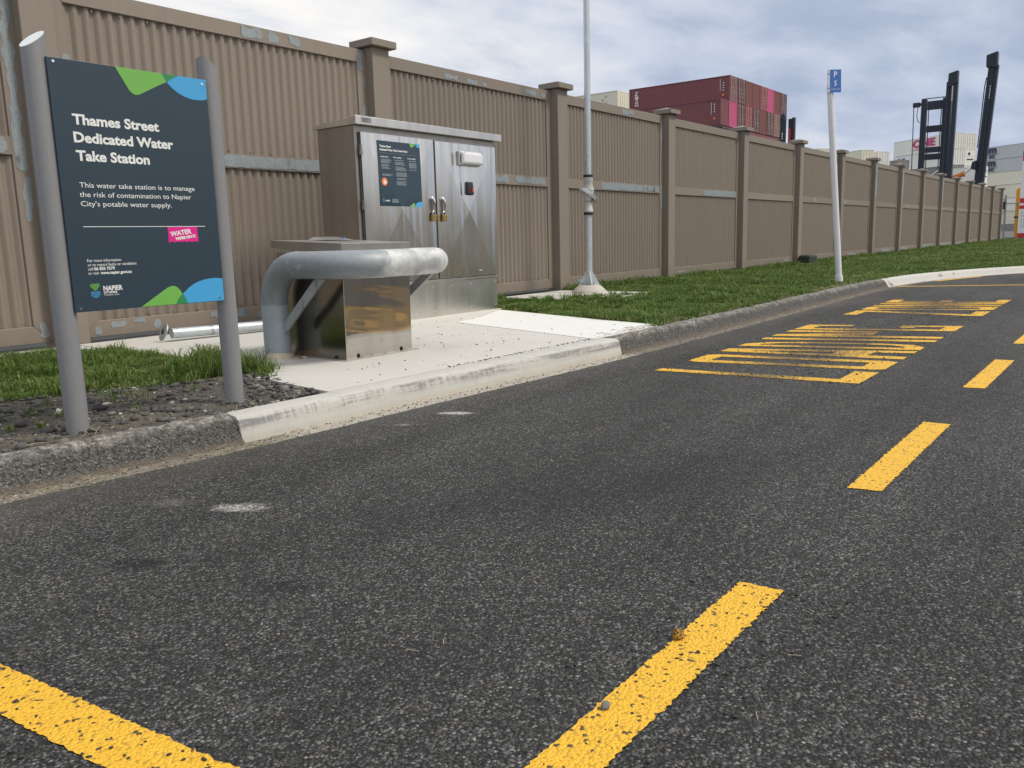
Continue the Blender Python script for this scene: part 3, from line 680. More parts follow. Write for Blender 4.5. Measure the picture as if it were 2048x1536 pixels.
# ================================================================== SIGN
sg = empty("information_sign", (2.27, 4.08, 0)); tag(sg, "dark blue council sign for the water take station on two grey tube posts", "sign")
OX, OY = 2.27, 4.08
def cutpost(x, s_):
    seg = 40; r = .052; V = []; F = []
    for k in range(seg):
        t = 2 * PI * k / seg; V.append((x + r * math.cos(t), r * math.sin(t), -.15))
    for k in range(seg):
        t = 2 * PI * k / seg; cx_, cy_ = r * math.cos(t), r * math.sin(t)
        V.append((x + cx_, cy_, 1.800 + s_ * cx_ * .80 + cy_ * (.22 if s_ > 0 else -.35)))
    F = [(k, (k + 1) % seg, (k + 1) % seg + seg, k + seg) for k in range(seg)]
    mb = MB().add(V, F); o = mb.build("post", M['postgrey'], sg, smooth=40)
    e = MB().add(V[seg:], [tuple(range(seg))]).build("post_end", M['postend'], o); return o
cutpost(1.842 - OX, 1.0); cutpost(2.722 - OX, -1.0)
px0, pz0 = 1.87, 0.0
PYF = 4.022 - OY      # panel face
pan = MB().box(1.868 - OX, 2.672 - OX, PYF, PYF + .012, .566, 1.722).build("sign_panel", M['navy'], sg, bevel=.0015)
def P2(pts): return [(a + 1.87 - OX, b) for a, b in pts]
def fs(name, pts, mat, lift=0): return flat_shape(name, P2(pts), PYF - .0004 - lift, mat, pan, .0008)
top, bot, rt = 1.7205, .568, .8005
fs("emblem_shape", [(.314, top), (.552, top), (.576, 1.682), (.53, 1.660), (.47, 1.628), (.43, 1.607), (.417, 1.602), (.403, 1.601), (.391, 1.605), (.376, 1.617)], M['green'])
fs("emblem_shape", [(.5525, top), (.645, top), (.6, 1.699), (.5765, 1.6825)], M['dgreen'])
fs("emblem_shape", [(.6455, top), (rt, top), (rt, 1.624), (.775, 1.616), (.746, 1.613), (.715, 1.613), (.691, 1.617), (.664, 1.624), (.639, 1.635), (.62, 1.646), (.6, 1.66), (.577, 1.6815), (.601, 1.6985)], M['blue'])
fs("emblem_shape", [(.325, bot), (.40, .612), (.455, .644), (.475, .655), (.49, .661), (.505, .663), (.52, .660), (.532, .652), (.545, .637), (.5565, .618), (.54, .605), (.527, .590), (.515, bot)], M['green'])
fs("emblem_shape", [(.557, .617), (.572, .592), (.583, bot), (.5155, bot), (.5275, .5895), (.5405, .6045)], M['dgreen'])
fs("emblem_shape", [(.5575, .6185), (.575, .632), (.595, .648), (.62, .663), (.655, .677), (.69, .686), (.725, .690), (.76, .691), (rt, .686), (rt, bot), (.5835, bot), (.5725, .5925)], M['blue'])
def st(s, a, b, z, size, w=None, bold=0.0, mat=None, rot=0, **k): return text(s, size, mat or M['white'], pan, a + 1.87 - OX, PYF - .0009, z, width=w, bold=bold, ext=.0005, rot=rot, **k)
st("Thames Street", .084, 0, 1.436, .064, .428, .0022)
st("Dedicated Water", .081, 0, 1.355, .064, .50, .0022)
st("Take Station", .083, 0, 1.272, .064, .362, .0022)
st("This water take station is to manage", .083, 0, 1.148, .034, .597)
st("the risk of contamination to Napier", .079, 0, 1.1045, .034, .577)
st("City's potable water supply.", .080, 0, 1.0615, .034, .461)
MB().box(.078 + 1.87 - OX, .722 + 1.87 - OX, PYF - .0014, PYF - .0004, .9645, .9675).build("rule_line", M['white'], pan)
wav = [(.676 - .170 * t / 24, .8845 + .0045 * abs(math.sin(PI * t / 24 * 5.0))) for t in range(25)]
fs("magenta_tag", [(.507, .9635), (.674, .9635)] + wav, M['magenta'], .0)
def tg(s, a, z, size, w, rot): return text(s, size, M['white'], pan, a + 1.87 - OX, PYF - .0016, z, width=w, bold=.0012, ext=.0005, rot=rot)
tg("WATER", .520, .915, .033, .121, .13); tg("WE'RE ON IT.", .545, .8955, .019, .121, .13)
st("For more information", .079, 0, .800, .020, .166); st("or to report faults or vandalism:", .080, 0, .780, .020, .243)
st("call ", .079, 0, .7605, .020, .024); st("06 835 7579", .108, 0, .7605, .020, .101, .0006); st("or visit ", .079, 0, .7405, .020, .050); st("www.napier.govt.nz", .137, 0, .7405, .020, .156, .0006)
# council emblem: green fern leaf over three blue waves
lf = MB()
for s_ in (-1, 1):
    for k in range(3):
        x0, z0 = .1025, .662 + k * .010; L_ = (.024, .020, .013)[k]
        lf.prism(P2([(x0 + s_ * .0005, z0), (x0 + s_ * .0005, z0 + .006), (x0 + s_ * L_, z0 + .006 + L_), (x0 + s_ * L_, z0 + L_ + .0005)]), 'y', PYF - .0012, PYF - .0004)
lf.prism(P2([(.0985, .690), (.1025, .699), (.1065, .690), (.1025, .6865)]), 'y', PYF - .0012, PYF - .0004)
lf.build("emblem_leaf", M['green'], pan)
wv = MB()
for k, (hw) in enumerate((.023, .023, .015)):
    zc = .655 - k * .0105; n = 14; u_ = []; d_ = []
    for t in range(n + 1):
        x = .1025 - hw + 2 * hw * t / n; zz_ = zc + .0028 * math.cos(2 * PI * (x - .1025) / .023 + PI); u_.append((x, zz_ + .0025)); d_.append((x, zz_ - .0025))
    wv.prism(P2(u_ + d_[::-1]), 'y', PYF - .0012, PYF - .0004)
wv.build("emblem_wave", M['blue'], pan)
st("NAPIER", .142, 0, .6605, .033, .096, .0010); st("CITY COUNCIL", .142, 0, .6475, .0125, .067, .0006); st("Te Kaunihera o Ahuriri", .142, 0, .6365, .010, .076)
for a, z in ((.026, 1.704), (.776, 1.697), (.023, .583), (.773, .584)):
    MB().tube([(a + 1.87 - OX, PYF + .002, z), (a + 1.87 - OX, PYF - .003, z)], .0065, 10).build("screw", M['chrome'], pan)

# ================================================================== CONTROL CABINET
cab = empty("control_cabinet", (7.13, 6.8, 0)); tag(cab, "large stainless steel two-door control cabinet with sloped lid against the fence", "cabinet")
cab.location = (0, 0, 0)
# (built in world coordinates, parent at origin of its own base corner)
cab.location = (5.99, 6.525, 0); CX, CY = 5.99, 6.525
def B(mb, x0, x1, y0, y1, z0, z1): return mb.box(x0 - CX, x1 - CX, y0 - CY, y1 - CY, z0, z1)
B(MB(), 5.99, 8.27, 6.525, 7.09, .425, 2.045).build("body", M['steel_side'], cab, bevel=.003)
pl = B(MB(), 5.992, 8.268, 6.527, 7.088, 0, .395).build("plinth", M['steel'], cab, bevel=.003)
B(MB(), 5.985, 8.275, 6.518, 7.095, .397, .423).build("plinth_trim", M['steel'], cab, bevel=.004)
lid = MB().hull8([(5.965 - CX, 6.462 - CY, 2.047), (8.352 - CX, 6.462 - CY, 2.047), (8.352 - CX, 7.14 - CY, 2.047), (5.965 - CX, 7.14 - CY, 2.047),
                  (5.965 - CX, 6.462 - CY, 2.134), (8.352 - CX, 6.462 - CY, 2.128), (8.352 - CX, 7.14 - CY, 2.082), (5.965 - CX, 7.14 - CY, 2.085)]).build("lid", M['steel'], cab, bevel=.004)
MB().box(6.045 - CX, 6.175 - CX, -.0665, -.0631, 2.072, 2.118).build("maker_plate", M['steel_side'], lid)
for k, (w_, z) in enumerate(((.08, 2.105), (.05, 2.093), (.07, 2.08))): MB().box(6.06 - CX, 6.06 + w_ - CX, -.0672, -.0664, z - .0025, z + .0025).build("small_print", M['dark_metal'], lid)
def door(x0, x1, z0, z1, tone):
    yb, yf = 6.523 - CY, 6.502 - CY; d = .006; x0 -= CX; x1 -= CX; xm, zm = (x0 + x1) / 2, (z0 + z1) / 2 - .0
    mb = MB(); V = [(x0, yb, z0), (x1, yb, z0), (x1, yb, z1), (x0, yb, z1), (x0, yf, z0), (x1, yf, z0), (x1, yf, z1), (x0, yf, z1),
         (x0 + .012, yf, z0 + .012), (x1 - .012, yf, z0 + .012), (x1 - .012, yf, z1 - .012), (x0 + .012, yf, z1 - .012), (xm, yf - d * 3.2, zm)]
    F = [(0, 1, 5, 4), (1, 2, 6, 5), (2, 3, 7, 6), (3, 0, 4, 7), (4, 5, 9, 8), (5, 6, 10, 9), (6, 7, 11, 10), (7, 4, 8, 11), (8, 9, 12), (9, 10, 12), (10, 11, 12), (11, 8, 12)]
    return mb.add(V, F).build("door", M['steel_cab'], cab)
ld = door(6.056, 7.145, .44, 1.982, 0); rd = door(7.172, 8.262, .437, 1.975, 0)
ld['label'] = "left door carrying the dark blue instruction notice"; rd['label'] = "right door with lamp and black switch"
B(MB(), 7.147, 7.170, 6.514, 6.524, .44, 1.98).build("door_gap", M['dark_metal'], cab)
B(MB(), 6.034, 6.054, 6.512, 6.524, .44, 1.98).build("door_gap", M['dark_metal'], cab)
for z in (1.80, 1.25, .62):
    MB().box(6.030 - CX, 6.062 - CX, -.040, -.012, z - .05, z - .002).tube([(6.046 - CX, -.034, z - .05), (6.046 - CX, -.034, z + .05)], .011, 10).box(6.034 - CX, 6.058 - CX, -.036, -.012, z + .002, z + .05).build("hinge", M['steel_side'], ld)
for d_, xs in ((ld, (7.02, 7.045)), (rd, (7.235, 7.26))):
    for x in xs: MB().tube([(x - CX, -.020, 1.93), (x - CX, -.0235, 1.93)], .006, 8).build("screw", M['dark_metal'], d_)
for d_, xs in ((ld, (7.02, 7.045)), (rd, (7.90, 7.93))):
    for x in xs: MB().tube([(x - CX, -.020, .50), (x - CX, -.033, .50)], .005, 8).build("screw", M['white'], d_)
# swan neck handles
for d_, x in ((ld, 7.06), (rd, 7.235)):
    h = MB().tube([(x + .004 - CX, -.028, 1.335), (x + .008 - CX, -.050, 1.342), (x + .016 - CX, -.060, 1.325), (x + .024 - CX, -.062, 1.28), (x + .03 - CX, -.058, 1.225), (x + .03 - CX, -.050, 1.185)], [.014, .017, .018, .016, .013, .010], 12)
    h.build("handle", M['chrome'], d_, smooth=50)
    MB().box(x - .018 - CX, x + .032 - CX, -.034, -.024, 1.17, 1.35).build("handle_plate", M['steel_side'], d_, bevel=.004)
    MB().box(x + .008 - CX, x + .034 - CX, -.058, -.026, 1.15, 1.18).build("hasp", M['dark_metal'], d_)
for x, lab in ((7.06, "brass padlock hanging from the handle of the cabinet's left door"), (7.235, "brass padlock hanging from the handle of the cabinet's right door")):
    pk = empty("padlock", (x + .018, 6.470, 1.09)); tag(pk, lab, "padlock", "brass padlocks on the cabinet handles")
    MB().box(-.032, .032, -.014, .014, -.005, .068).build("lock_body", M['brass'], pk, bevel=.004)
    MB().tube([(-.02, 0, .066)] + [(-.02 * math.cos(t), 0, .085 + .022 * math.sin(t)) for t in [k * PI / 8 for k in range(9)]] + [(.02, 0, .066)], .0055, 8).build("shackle", M['chrome'], pk, smooth=50)
# bulkhead lamp
MB().box(7.545 - CX, 7.925 - CX, -.062, -.024, 1.722, 1.892).build("lamp_base", M['plastic_grey'], rd, bevel=.014)
MB().hull8([(7.562 - CX, -.064, 1.732), (7.94 - CX, -.064, 1.732), (7.94 - CX, -.064, 1.886), (7.562 - CX, -.064, 1.886), (7.575 - CX, -.112, 1.75), (7.925 - CX, -.112, 1.75), (7.925 - CX, -.112, 1.868), (7.575 - CX, -.112, 1.868)]).build("lamp_cover", M['plastic_white'], rd, bevel=.020)
MB().box(7.56 - CX, 7.566 - CX, -.066, -.03, 1.76, 1.85).build("lamp_clip", M['black'], rd)
for x, z in ((7.60, 1.875), (7.60, 1.745), (7.905, 1.875), (7.905, 1.745)): MB().tube([(x - CX, -.10, z), (x - CX, -.1135, z)], .006, 8).build("screw", M['plastic_grey'], rd)
# isolator switch
MB().box(7.645 - CX, 7.775 - CX, -.028, -.020, 1.39, 1.578).build("switch_plate", M['black'], rd, bevel=.003)
MB().hull8([(7.672 - CX, -.028, 1.385), (7.785 - CX, -.028, 1.385), (7.785 - CX, -.028, 1.545), (7.672 - CX, -.028, 1.545), (7.68 - CX, -.075, 1.40), (7.778 - CX, -.075, 1.40), (7.778 - CX, -.06, 1.54), (7.68 - CX, -.06, 1.54)]).build("switch_box", M['black'], rd, bevel=.005)
MB().box(7.735 - CX, 7.766 - CX, -.084, -.072, 1.425, 1.462).build("switch_button", M['red'], rd, bevel=.003)
for k, z in enumerate((1.556, 1.565)): MB().box(7.665 - CX, 7.755 - CX, -.0292, -.028, z - .003, z).build("small_print", M['white'], rd)
# rivets on plinth
for x in (6.78, 7.08, 7.42, 7.76, 8.235):
    for z in (.34, .055): MB().tube([(x - CX, .002, z), (x - CX, -.006, z)], .007, 8).build("rivet", M['chrome'], pl)
MB().tube([(8.245 - CX, .002, .20), (8.245 - CX, -.006, .20)], .007, 8).build("rivet", M['chrome'], pl)
# instruction notice on left door, lies flat on the cross-broken face
NX, NY = 6.28 - CX, -.0368
nb = MB().box(NX - .008, NX + .638, NY, -.0225, 1.242, 1.915).build("instruction_notice", M['navy_gloss'], ld)
def nt_(s, a, z, size, w, bold=0.0, mat=None): return text(s, size, mat or M['white'], ld, NX + a, NY - .0008, z, width=w, bold=bold, ext=.0005, name="notice_lettering")
nt_("Thames Street", .030, 1.850, .030, .163, .0008); nt_("Dedicated Water Take Control Panel", .030, 1.8145, .030, .407, .0008)
nt_("Conditions of use", .033, 1.747, .0165, .117, .0004); nt_("How to start filling", .222, 1.747, .0165, .119, .0004); nt_("How to stop filling", .437, 1.747, .0165, .122, .0004)
gr = MB(); r_ = random.Random(5)
def lines(a, z0, n, wmax, dz=.0112, first=None):
    for k in range(n):
        w_ = wmax * r_.uniform(.72, 1.0); x = a; z = z0 - k * dz
        while x < a + w_:
            ww = r_.uniform(.008, .024); gr.box(NX + x, NX + min(x + ww, a + w_), NY - .0009, NY - .0001, z, z + .0050); x += ww + .0045
lines(.038, 1.722, 4, .16); lines(.040, 1.668, 2, .13); lines(.044, 1.642, 2, .13); lines(.050, 1.570, 2, .16)
lines(.242, 1.722, 1, .14); lines(.242, 1.700, 3, .17); lines(.248, 1.652, 4, .16); lines(.252, 1.592, 4, .17); lines(.256, 1.534, 2, .17); lines(.252, 1.500, 4, .17)
lines(.457, 1.722, 1, .12); lines(.457, 1.700, 5, .13); lines(.462, 1.630, 1, .13); lines(.168, 1.312, 4, .11, .0105)
gr.build("small_print", M['greytext'], ld)
for z in (1.790, 1.354): MB().box(NX + .03, NX + .59, NY - .0006, NY - .0001, z, z + .0012).build("rule_line", M['greytext'], ld)
MB().tube([(NX + .073, NY, 1.495), (NX + .073, NY - .0012, 1.495)], .041, 28).build("hand_symbol", M['orange'], ld)
MB().prism([(NX + .052, 1.49), (NX + .058, 1.478), (NX + .088, 1.468), (NX + .096, 1.482), (NX + .092, 1.50), (NX + .076, 1.505), (NX + .070, 1.522), (NX + .064, 1.522), (NX + .066, 1.498)], 'y', NY - .002, NY - .0013).build("hand_symbol", M['white'], ld)
def ns(pts, m): MB().prism([(NX + a, z) for a, z in pts], 'y', NY - .0010, NY - .0001).build("emblem_shape", m, ld)
ns([(.474, 1.9145), (.557, 1.9145), (.56, 1.896), (.512, 1.872), (.505, 1.870), (.498, 1.874)], M['green']); ns([(.569, 1.9145), (.6375, 1.9145), (.6375, 1.878), (.618, 1.874), (.598, 1.879), (.580, 1.892)], M['blue'])
ns([(.430, 1.2425), (.49, 1.277), (.5, 1.281), (.511, 1.277), (.521, 1.255), (.520, 1.2425)], M['green']); ns([(.524, 1.2425), (.529, 1.262), (.55, 1.281), (.58, 1.292), (.61, 1.296), (.6375, 1.295), (.6375, 1.2425)], M['blue'])
ns([(.047, 1.324), (.055, 1.312), (.047, 1.301), (.039, 1.312)], M['green']); ns([(.038, 1.299), (.056, 1.299), (.047, 1.276)], M['blue'])
nt_("NAPIER", .073, 1.2925, .020, .062, .0006)

# lay the notice and its print on the cross-broken face of the door
def door_h(x, z, x0=6.056 - CX, x1=7.145 - CX, z0=.44, z1=1.982):
    xm, zm = (x0 + x1) / 2, (z0 + z1) / 2
    return .0192 * max(0.0, min(1 - abs(x - xm) / ((x1 - x0) / 2), 1 - abs(z - zm) / ((z1 - z0) / 2)))
for o in list(ld.children):
    if o.name.split('.')[0] in ('instruction_notice', 'notice_lettering', 'small_print', 'rule_line', 'hand_symbol', 'emblem_shape'):
        me = o.data; lx, lz = o.location.x, o.location.z
        if o.name.startswith('instruction_notice'):
            bm = bmesh.new(); bm.from_mesh(me)
            for f in [f for f in bm.faces if f.normal.y > .5 or abs(f.normal.y) < .5]: bm.faces.remove(f)
            xm, zm = (6.056 + 7.145) / 2 - CX, (.44 + 1.982) / 2
            for sx in (-1, 1):
                d = Vector(((7.145 - 6.056) / 2 * sx, 0, (1.982 - .44) / 2)); n_ = Vector((d.z, 0, -d.x)).normalized()
                bmesh.ops.bisect_plane(bm, geom=bm.verts[:] + bm.edges[:] + bm.faces[:], plane_co=Vector((xm, 0, zm)), plane_no=n_)
            bm.to_mesh(me); bm.free()
        for v in me.vertices: v.co.y = v.co.y - (NY) - .0275 + .0 - door_h(v.co.x + lx, v.co.z + lz) if False else v.co.y + .0128 - door_h(v.co.x + lx, v.co.z + lz)

# ================================================================== METER BOX AND GUARD HOOP
mbx = empty("meter_box", (4.09, 4.67, 0)); tag(mbx, "polished stainless steel meter box with flat lid on the concrete pad", "meter box")
bm_ = MB(); nx, nz = 24, 28; V = []
for a in range(nz + 1):
    for b in range(nx + 1):
        x, z = .69 * b / nx, .80 * a / nz; e_ = min(1, 8 * (b / nx) * (1 - b / nx))
        V.append((x, -(.033 * z * z) - .0009 * e_ * math.sin(z * 34 + x * 5) * min(1, z * 3), z))     # sheet slightly dished, leaning out at the top
bm_.add(V, [(a * (nx + 1) + b, a * (nx + 1) + b + 1, (a + 1) * (nx + 1) + b + 1, (a + 1) * (nx + 1) + b) for a in range(nz) for b in range(nx)])
bd = bm_.build("body", M['mirror_steel'], mbx, smooth=30); bm_ = MB(); V = []
for a in range(nz + 1): z = .80 * a / nz; V += [(0, -(.033 * z * z), z), (0, .74, z), (.69, -(.033 * z * z), z), (.69, .74, z)]
bm_.add(V, [(4 * a + 0, 4 * a + 1, 4 * a + 5, 4 * a + 4) for a in range(nz)] + [(4 * a + 2, 4 * a + 3, 4 * a + 7, 4 * a + 6) for a in range(nz)] + [(1, 3, 4 * nz + 3, 4 * nz + 1)])
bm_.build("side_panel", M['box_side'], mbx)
MB().tube([(0, -.0005, 0), (0, -.033 * .16, .40), (0, -.033 * .64, .80)], .003, 8).build("corner_seam", M['steel'], mbx)
lb = MB().hull8([(-.012, -.026, .797), (.702, -.026, .797), (.702, .79, .838), (-.012, .79, .838), (-.012, -.026, .860), (.702, -.026, .858), (.702, .79, .895), (-.012, .79, .898)])
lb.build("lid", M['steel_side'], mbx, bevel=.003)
MB().hull8([(.30, .50, .89), (.60, .50, .885), (.60, .72, .89), (.30, .72, .895), (.34, .56, .892), (.58, .56, .888), (.58, .70, .918), (.34, .70, .918)]).build("sensor_cover", M['steel_side'], mbx)
MB().box(.585, .600, .62, .70, .893, .915).build("sensor_label", M['pblue'], mbx)
MB().box(.0, .74, -.030, -.0005, .001, .010).build("base_flange", M['steel'], mbx); MB().box(-.030, -.0005, -.030, .74, .001, .010).build("base_flange", M['steel'], mbx)
for x in (.115, .57): MB().box(x - .013, x + .013, -.004, -.0008, .012, .030).tube([(x, -.004, .030), (x, -.0008, .030)], .013, 12).build("drain_slot", M['black'], mbx)
MB().box(-.004, -.0008, .10, .13, .012, .032).build("drain_slot", M['black'], mbx)
for x in (.16, .26, .40, .62): MB().tube([(x, -.016, .009), (x, -.016, .016)], .006, 8).build("bolt", M['steel'], mbx)
hp = empty("guard_hoop", (3.94, 5.28, 0)); tag(hp, "thick galvanised steel pipe hoop guarding the meter box from the road", "barrier")
HX, HY = 3.94, 5.28
R = .29; zA = .71; pts = [(0, 0, -.05), (0, 0, .1), (0, 0, .25), (0, 0, zA - R)]
for k in range(1, 10): t = k / 9 * PI / 2; pts.append((0, -R + R * math.cos(t), zA - R + R * math.sin(t)))
yb_ = 4.40 - HY; pts.append((0, yb_ + R, zA))
for k in range(1, 10): t = k / 9 * PI / 2; pts.append((R - R * math.cos(t), yb_ + R - R * math.sin(t), zA))
xr = 4.985 - HX; pts += [(.5, yb_, zA), (xr - R, yb_, zA)]
for k in range(1, 10): t = k / 9 * PI / 2; pts.append((xr - R + R * math.sin(t), yb_ + R - R * math.cos(t), zA))
pts.append((xr, -R, zA))
for k in range(1, 10): t = k / 9 * PI / 2; pts.append((xr, -R + R * math.sin(t), zA - R + R * math.cos(t)))
pts += [(xr, 0, .2), (xr, 0, -.05)]
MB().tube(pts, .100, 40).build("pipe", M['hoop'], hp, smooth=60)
def ring(p, ax, r=.100): 
    p = Vector(p); ax = Vector(ax) * .004; MB().tube([p - ax, p - ax * .4, p + ax * .4, p + ax], [r, r + .0022, r + .0022, r], 40, cap=False).build("weld_seam", M['hoop'], hp, smooth=60)
ring((0, 0, zA - R), (0, 0, 1)); ring((.29, yb_, zA), (1, 0, 0)); ring((xr - R, yb_, zA), (1, 0, 0)); ring((0, -R - .02, zA), (0, 1, 0)); ring((.075, yb_ + .105, zA), (.6, -.8, 0))
for x in (0, xr):
    a = Vector((x, -.085, .215)); b = Vector((x, (-.565 if x == 0 else -.665), .628)); d = (b - a).normalized(); n_ = Vector((0, d.z, -d.y)) * -1
    w2 = .034; th = .010; V = []
    for q in (a, b):
        for sx, sn in ((-1, -1), (1, -1), (1, 1), (-1, 1)): V.append(q + Vector((sx * th, 0, 0)) + n_ * (sn * w2))
    MB().add(V, [(0, 3, 2, 1), (4, 5, 6, 7), (0, 1, 5, 4), (1, 2, 6, 5), (2, 3, 7, 6), (3, 0, 4, 7)]).build("brace", M['galv'], hp, bevel=.002)
mc = MB(); seg = 28; V = []; F = []
for k in range(seg):
    t = 2 * PI * k / seg; j = 1 + .06 * math.sin(3 * t + 1) + .04 * math.sin(7 * t); V += [(.122 * math.cos(t) * j, .122 * math.sin(t) * j, .0), (.104 * math.cos(t), .104 * math.sin(t), .045 + .008 * math.sin(2 * t))]
F = [(2 * k, (2 * k + 2) % (2 * seg), (2 * k + 3) % (2 * seg), 2 * k + 1) for k in range(seg)]
mc.add(V, F).build("mortar_collar", M['mortar'], hp, smooth=60)

# ================================================================== LYING PIPE
lp = empty("lying_pipe", (4.18, 7.22, .055)); tag(lp, "galvanised pipe with a flange plate lying on the ground along the fence", "pipe")
MB().tube([(0.02, -.01, .02), (1.5, -.16, .0)], .048, 24).build("pipe", M['galv_pole'], lp, smooth=60)
fl = MB().tube([(-.035, .028, .045), (-.026, .026, .040)], .085, 28).build("flange", M['galv'], lp); fl.rotation_euler = (0, math.radians(-8), math.radians(0))
MB().tube([(-.040, .0283, .047), (-.038, .0282, .046)], .030, 20).build("pipe_opening", M['black'], lp)
MB().box(1.28, 1.42, -.20, -.08, -.055, -.046).build("support_block", M['dark_metal'], lp)

# ================================================================== CAMERA POLE (tilting joint)
po = empty("mast_pole", (11.45, 7.15, 0)); tag(po, "slender galvanised pole with a hinged coupling, bolted on a concrete cone", "pole")
MB().cyl(0, 0, .10, 1.26, .052, 24).build("pole", M['galv_pole'], po, smooth=60)
MB().cyl(0, 0, 1.70, 6.6, .049, 24, .047).build("upper_pole", M['galv_pole'], po, smooth=60)
MB().cyl(0, 0, 1.215, 1.255, .077, 24).build("black_ring", M['black'], po, smooth=50); MB().cyl(0, 0, 1.795, 1.835, .077, 24).build("black_ring", M['black'], po, smooth=50)
MB().tube([(0, 0, 1.256), (0, 0, 1.30), (0, 0, 1.31), (0, 0, 1.42)], [.074, .074, .064, .068], 24).build("lower_socket", M['plastic_grey'], po, smooth=50)
MB().tube([(0, 0, 1.60), (0, 0, 1.70), (0, 0, 1.72), (0, 0, 1.794)], [.092, .064, .072, .074], 24).build("upper_socket", M['plastic_grey'], po, smooth=50)
MB().tube([(-.01, -.006, 1.42), (0, 0, 1.52), (.0, .0, 1.60)], [.068, .080, .092], 24).build("joint_body", M['plastic_grey'], po, smooth=50)
d1 = Vector((.78, -.62, 0)).normalized(); up_ = Vector((-d1.x * .62, -d1.y * .62, .78)).normalized()
for off, mt in ((.0, 'plastic_grey'), (.030, 'galv_pole')):
    c_ = Vector((.0, 0, 1.515)) + Vector((d1.x * .78, d1.y * .78, .62)) * off
    nrm = Vector((d1.x * .60, d1.y * .60, .80)); t1 = Vector((-d1.y, d1.x, 0)); t2 = nrm.cross(t1)
    V = []; seg = 28
    for s_ in (-.012, .012):
        for k in range(seg):
            t = 2 * PI * k / seg; V.append(c_ + t1 * (.105 * math.cos(t)) + t2 * (.175 * math.sin(t)) + nrm * s_)
    MB().add(V, [tuple(range(seg))[::-1], tuple(range(seg, 2 * seg))] + [(k, (k + 1) % seg, (k + 1) % seg + seg, k + seg) for k in range(seg)]).build("hinge_flange", M[mt], po, smooth=40)
MB().tube([(.05, -.075, 1.56), (-.01, -.09, 1.47), (-.04, -.075, 1.42)], .006, 8).build("strap", M['black'], po)
MB().cyl(0, 0, .095, .112, .135, 4).build("base_plate", M['galv'], po)
for a_ in (45, 135, 225, 315):
    c_, s_ = math.cos(math.radians(a_)), math.sin(math.radians(a_)); t = Vector((-s_, c_, 0)) * .005; rr = [(.045, .112), (.165, .112), (.165, .125), (.052, .33), (.045, .33)]
    V = [Vector((c_ * r0, s_ * r0, z)) - t for r0, z in rr] + [Vector((c_ * r0, s_ * r0, z)) + t for r0, z in rr]
    MB().add(V, [(0, 1, 2, 3, 4)[::-1], (5, 6, 7, 8, 9)] + [(k, (k + 1) % 5, (k + 1) % 5 + 5, k + 5) for k in range(5)]).build("gusset", M['galv_pole'], po)
    MB().cyl(c_ * .12 + t.x * 8, s_ * .12 + t.y * 8, .11, .15, .010, 6).build("bolt", M['chrome'], po)
MB().tube([(0, 0, -.05), (0, 0, .0), (0, 0, .05), (0, 0, .09), (0, 0, .108)], [.30, .285, .235, .19, .165], 36).build("concrete_cone", M['cone'], po, smooth=60)

# ================================================================== PARKING SIGN
ps = empty("parking_sign", (14.83, 4.21, 0)); tag(ps, "narrow blue parking sign on a leaning white post by the kerb", "sign")
lean = Vector((0, .085, 1)).normalized()
MB().tube([lean * -.1, lean * 3.30], .052, 24).build("post", M['pwhite'], ps, smooth=60); MB().tube([lean * -.1, lean * .10], .066, 24).build("post_base", M['pwhite'], ps, smooth=60)
pb = empty("sign_blade", tuple(lean * 3.145), 0); pb.parent = ps; pb.rotation_euler = (math.radians(-4.8), 0, math.radians(-52))
bp = MB().box(-.035, .155, -.064, -.058, .0, .37).build("blade", M['pblue'], pb)
pb2 = MB().box(-.060, -.0355, -.066, -.02, .0, .375).box(-.036, .02, -.0575, .0, .06, .09).box(-.036, .02, -.0575, .0, .28, .31).build("bracket", M['pwhite'], pb)
MB().box(-.062, -.045, -.0675, -.066, .055, .080).box(-.062, -.045, -.0675, -.066, .285, .310).build("bracket_screw", M['black'], pb)
for s_, z, sz, w_, h_ in (("P", .245, .12, .055, .095), ("5", .105, .11, .040, .085), ("Loading Zone", .035, .05, .15, .030)):
    text(s_, sz, M['white'], pb, .06 - w_ / 2, -.0648, z, width=w_, height=h_, bold=.002 if len(s_) < 3 else 0, name="lettering")

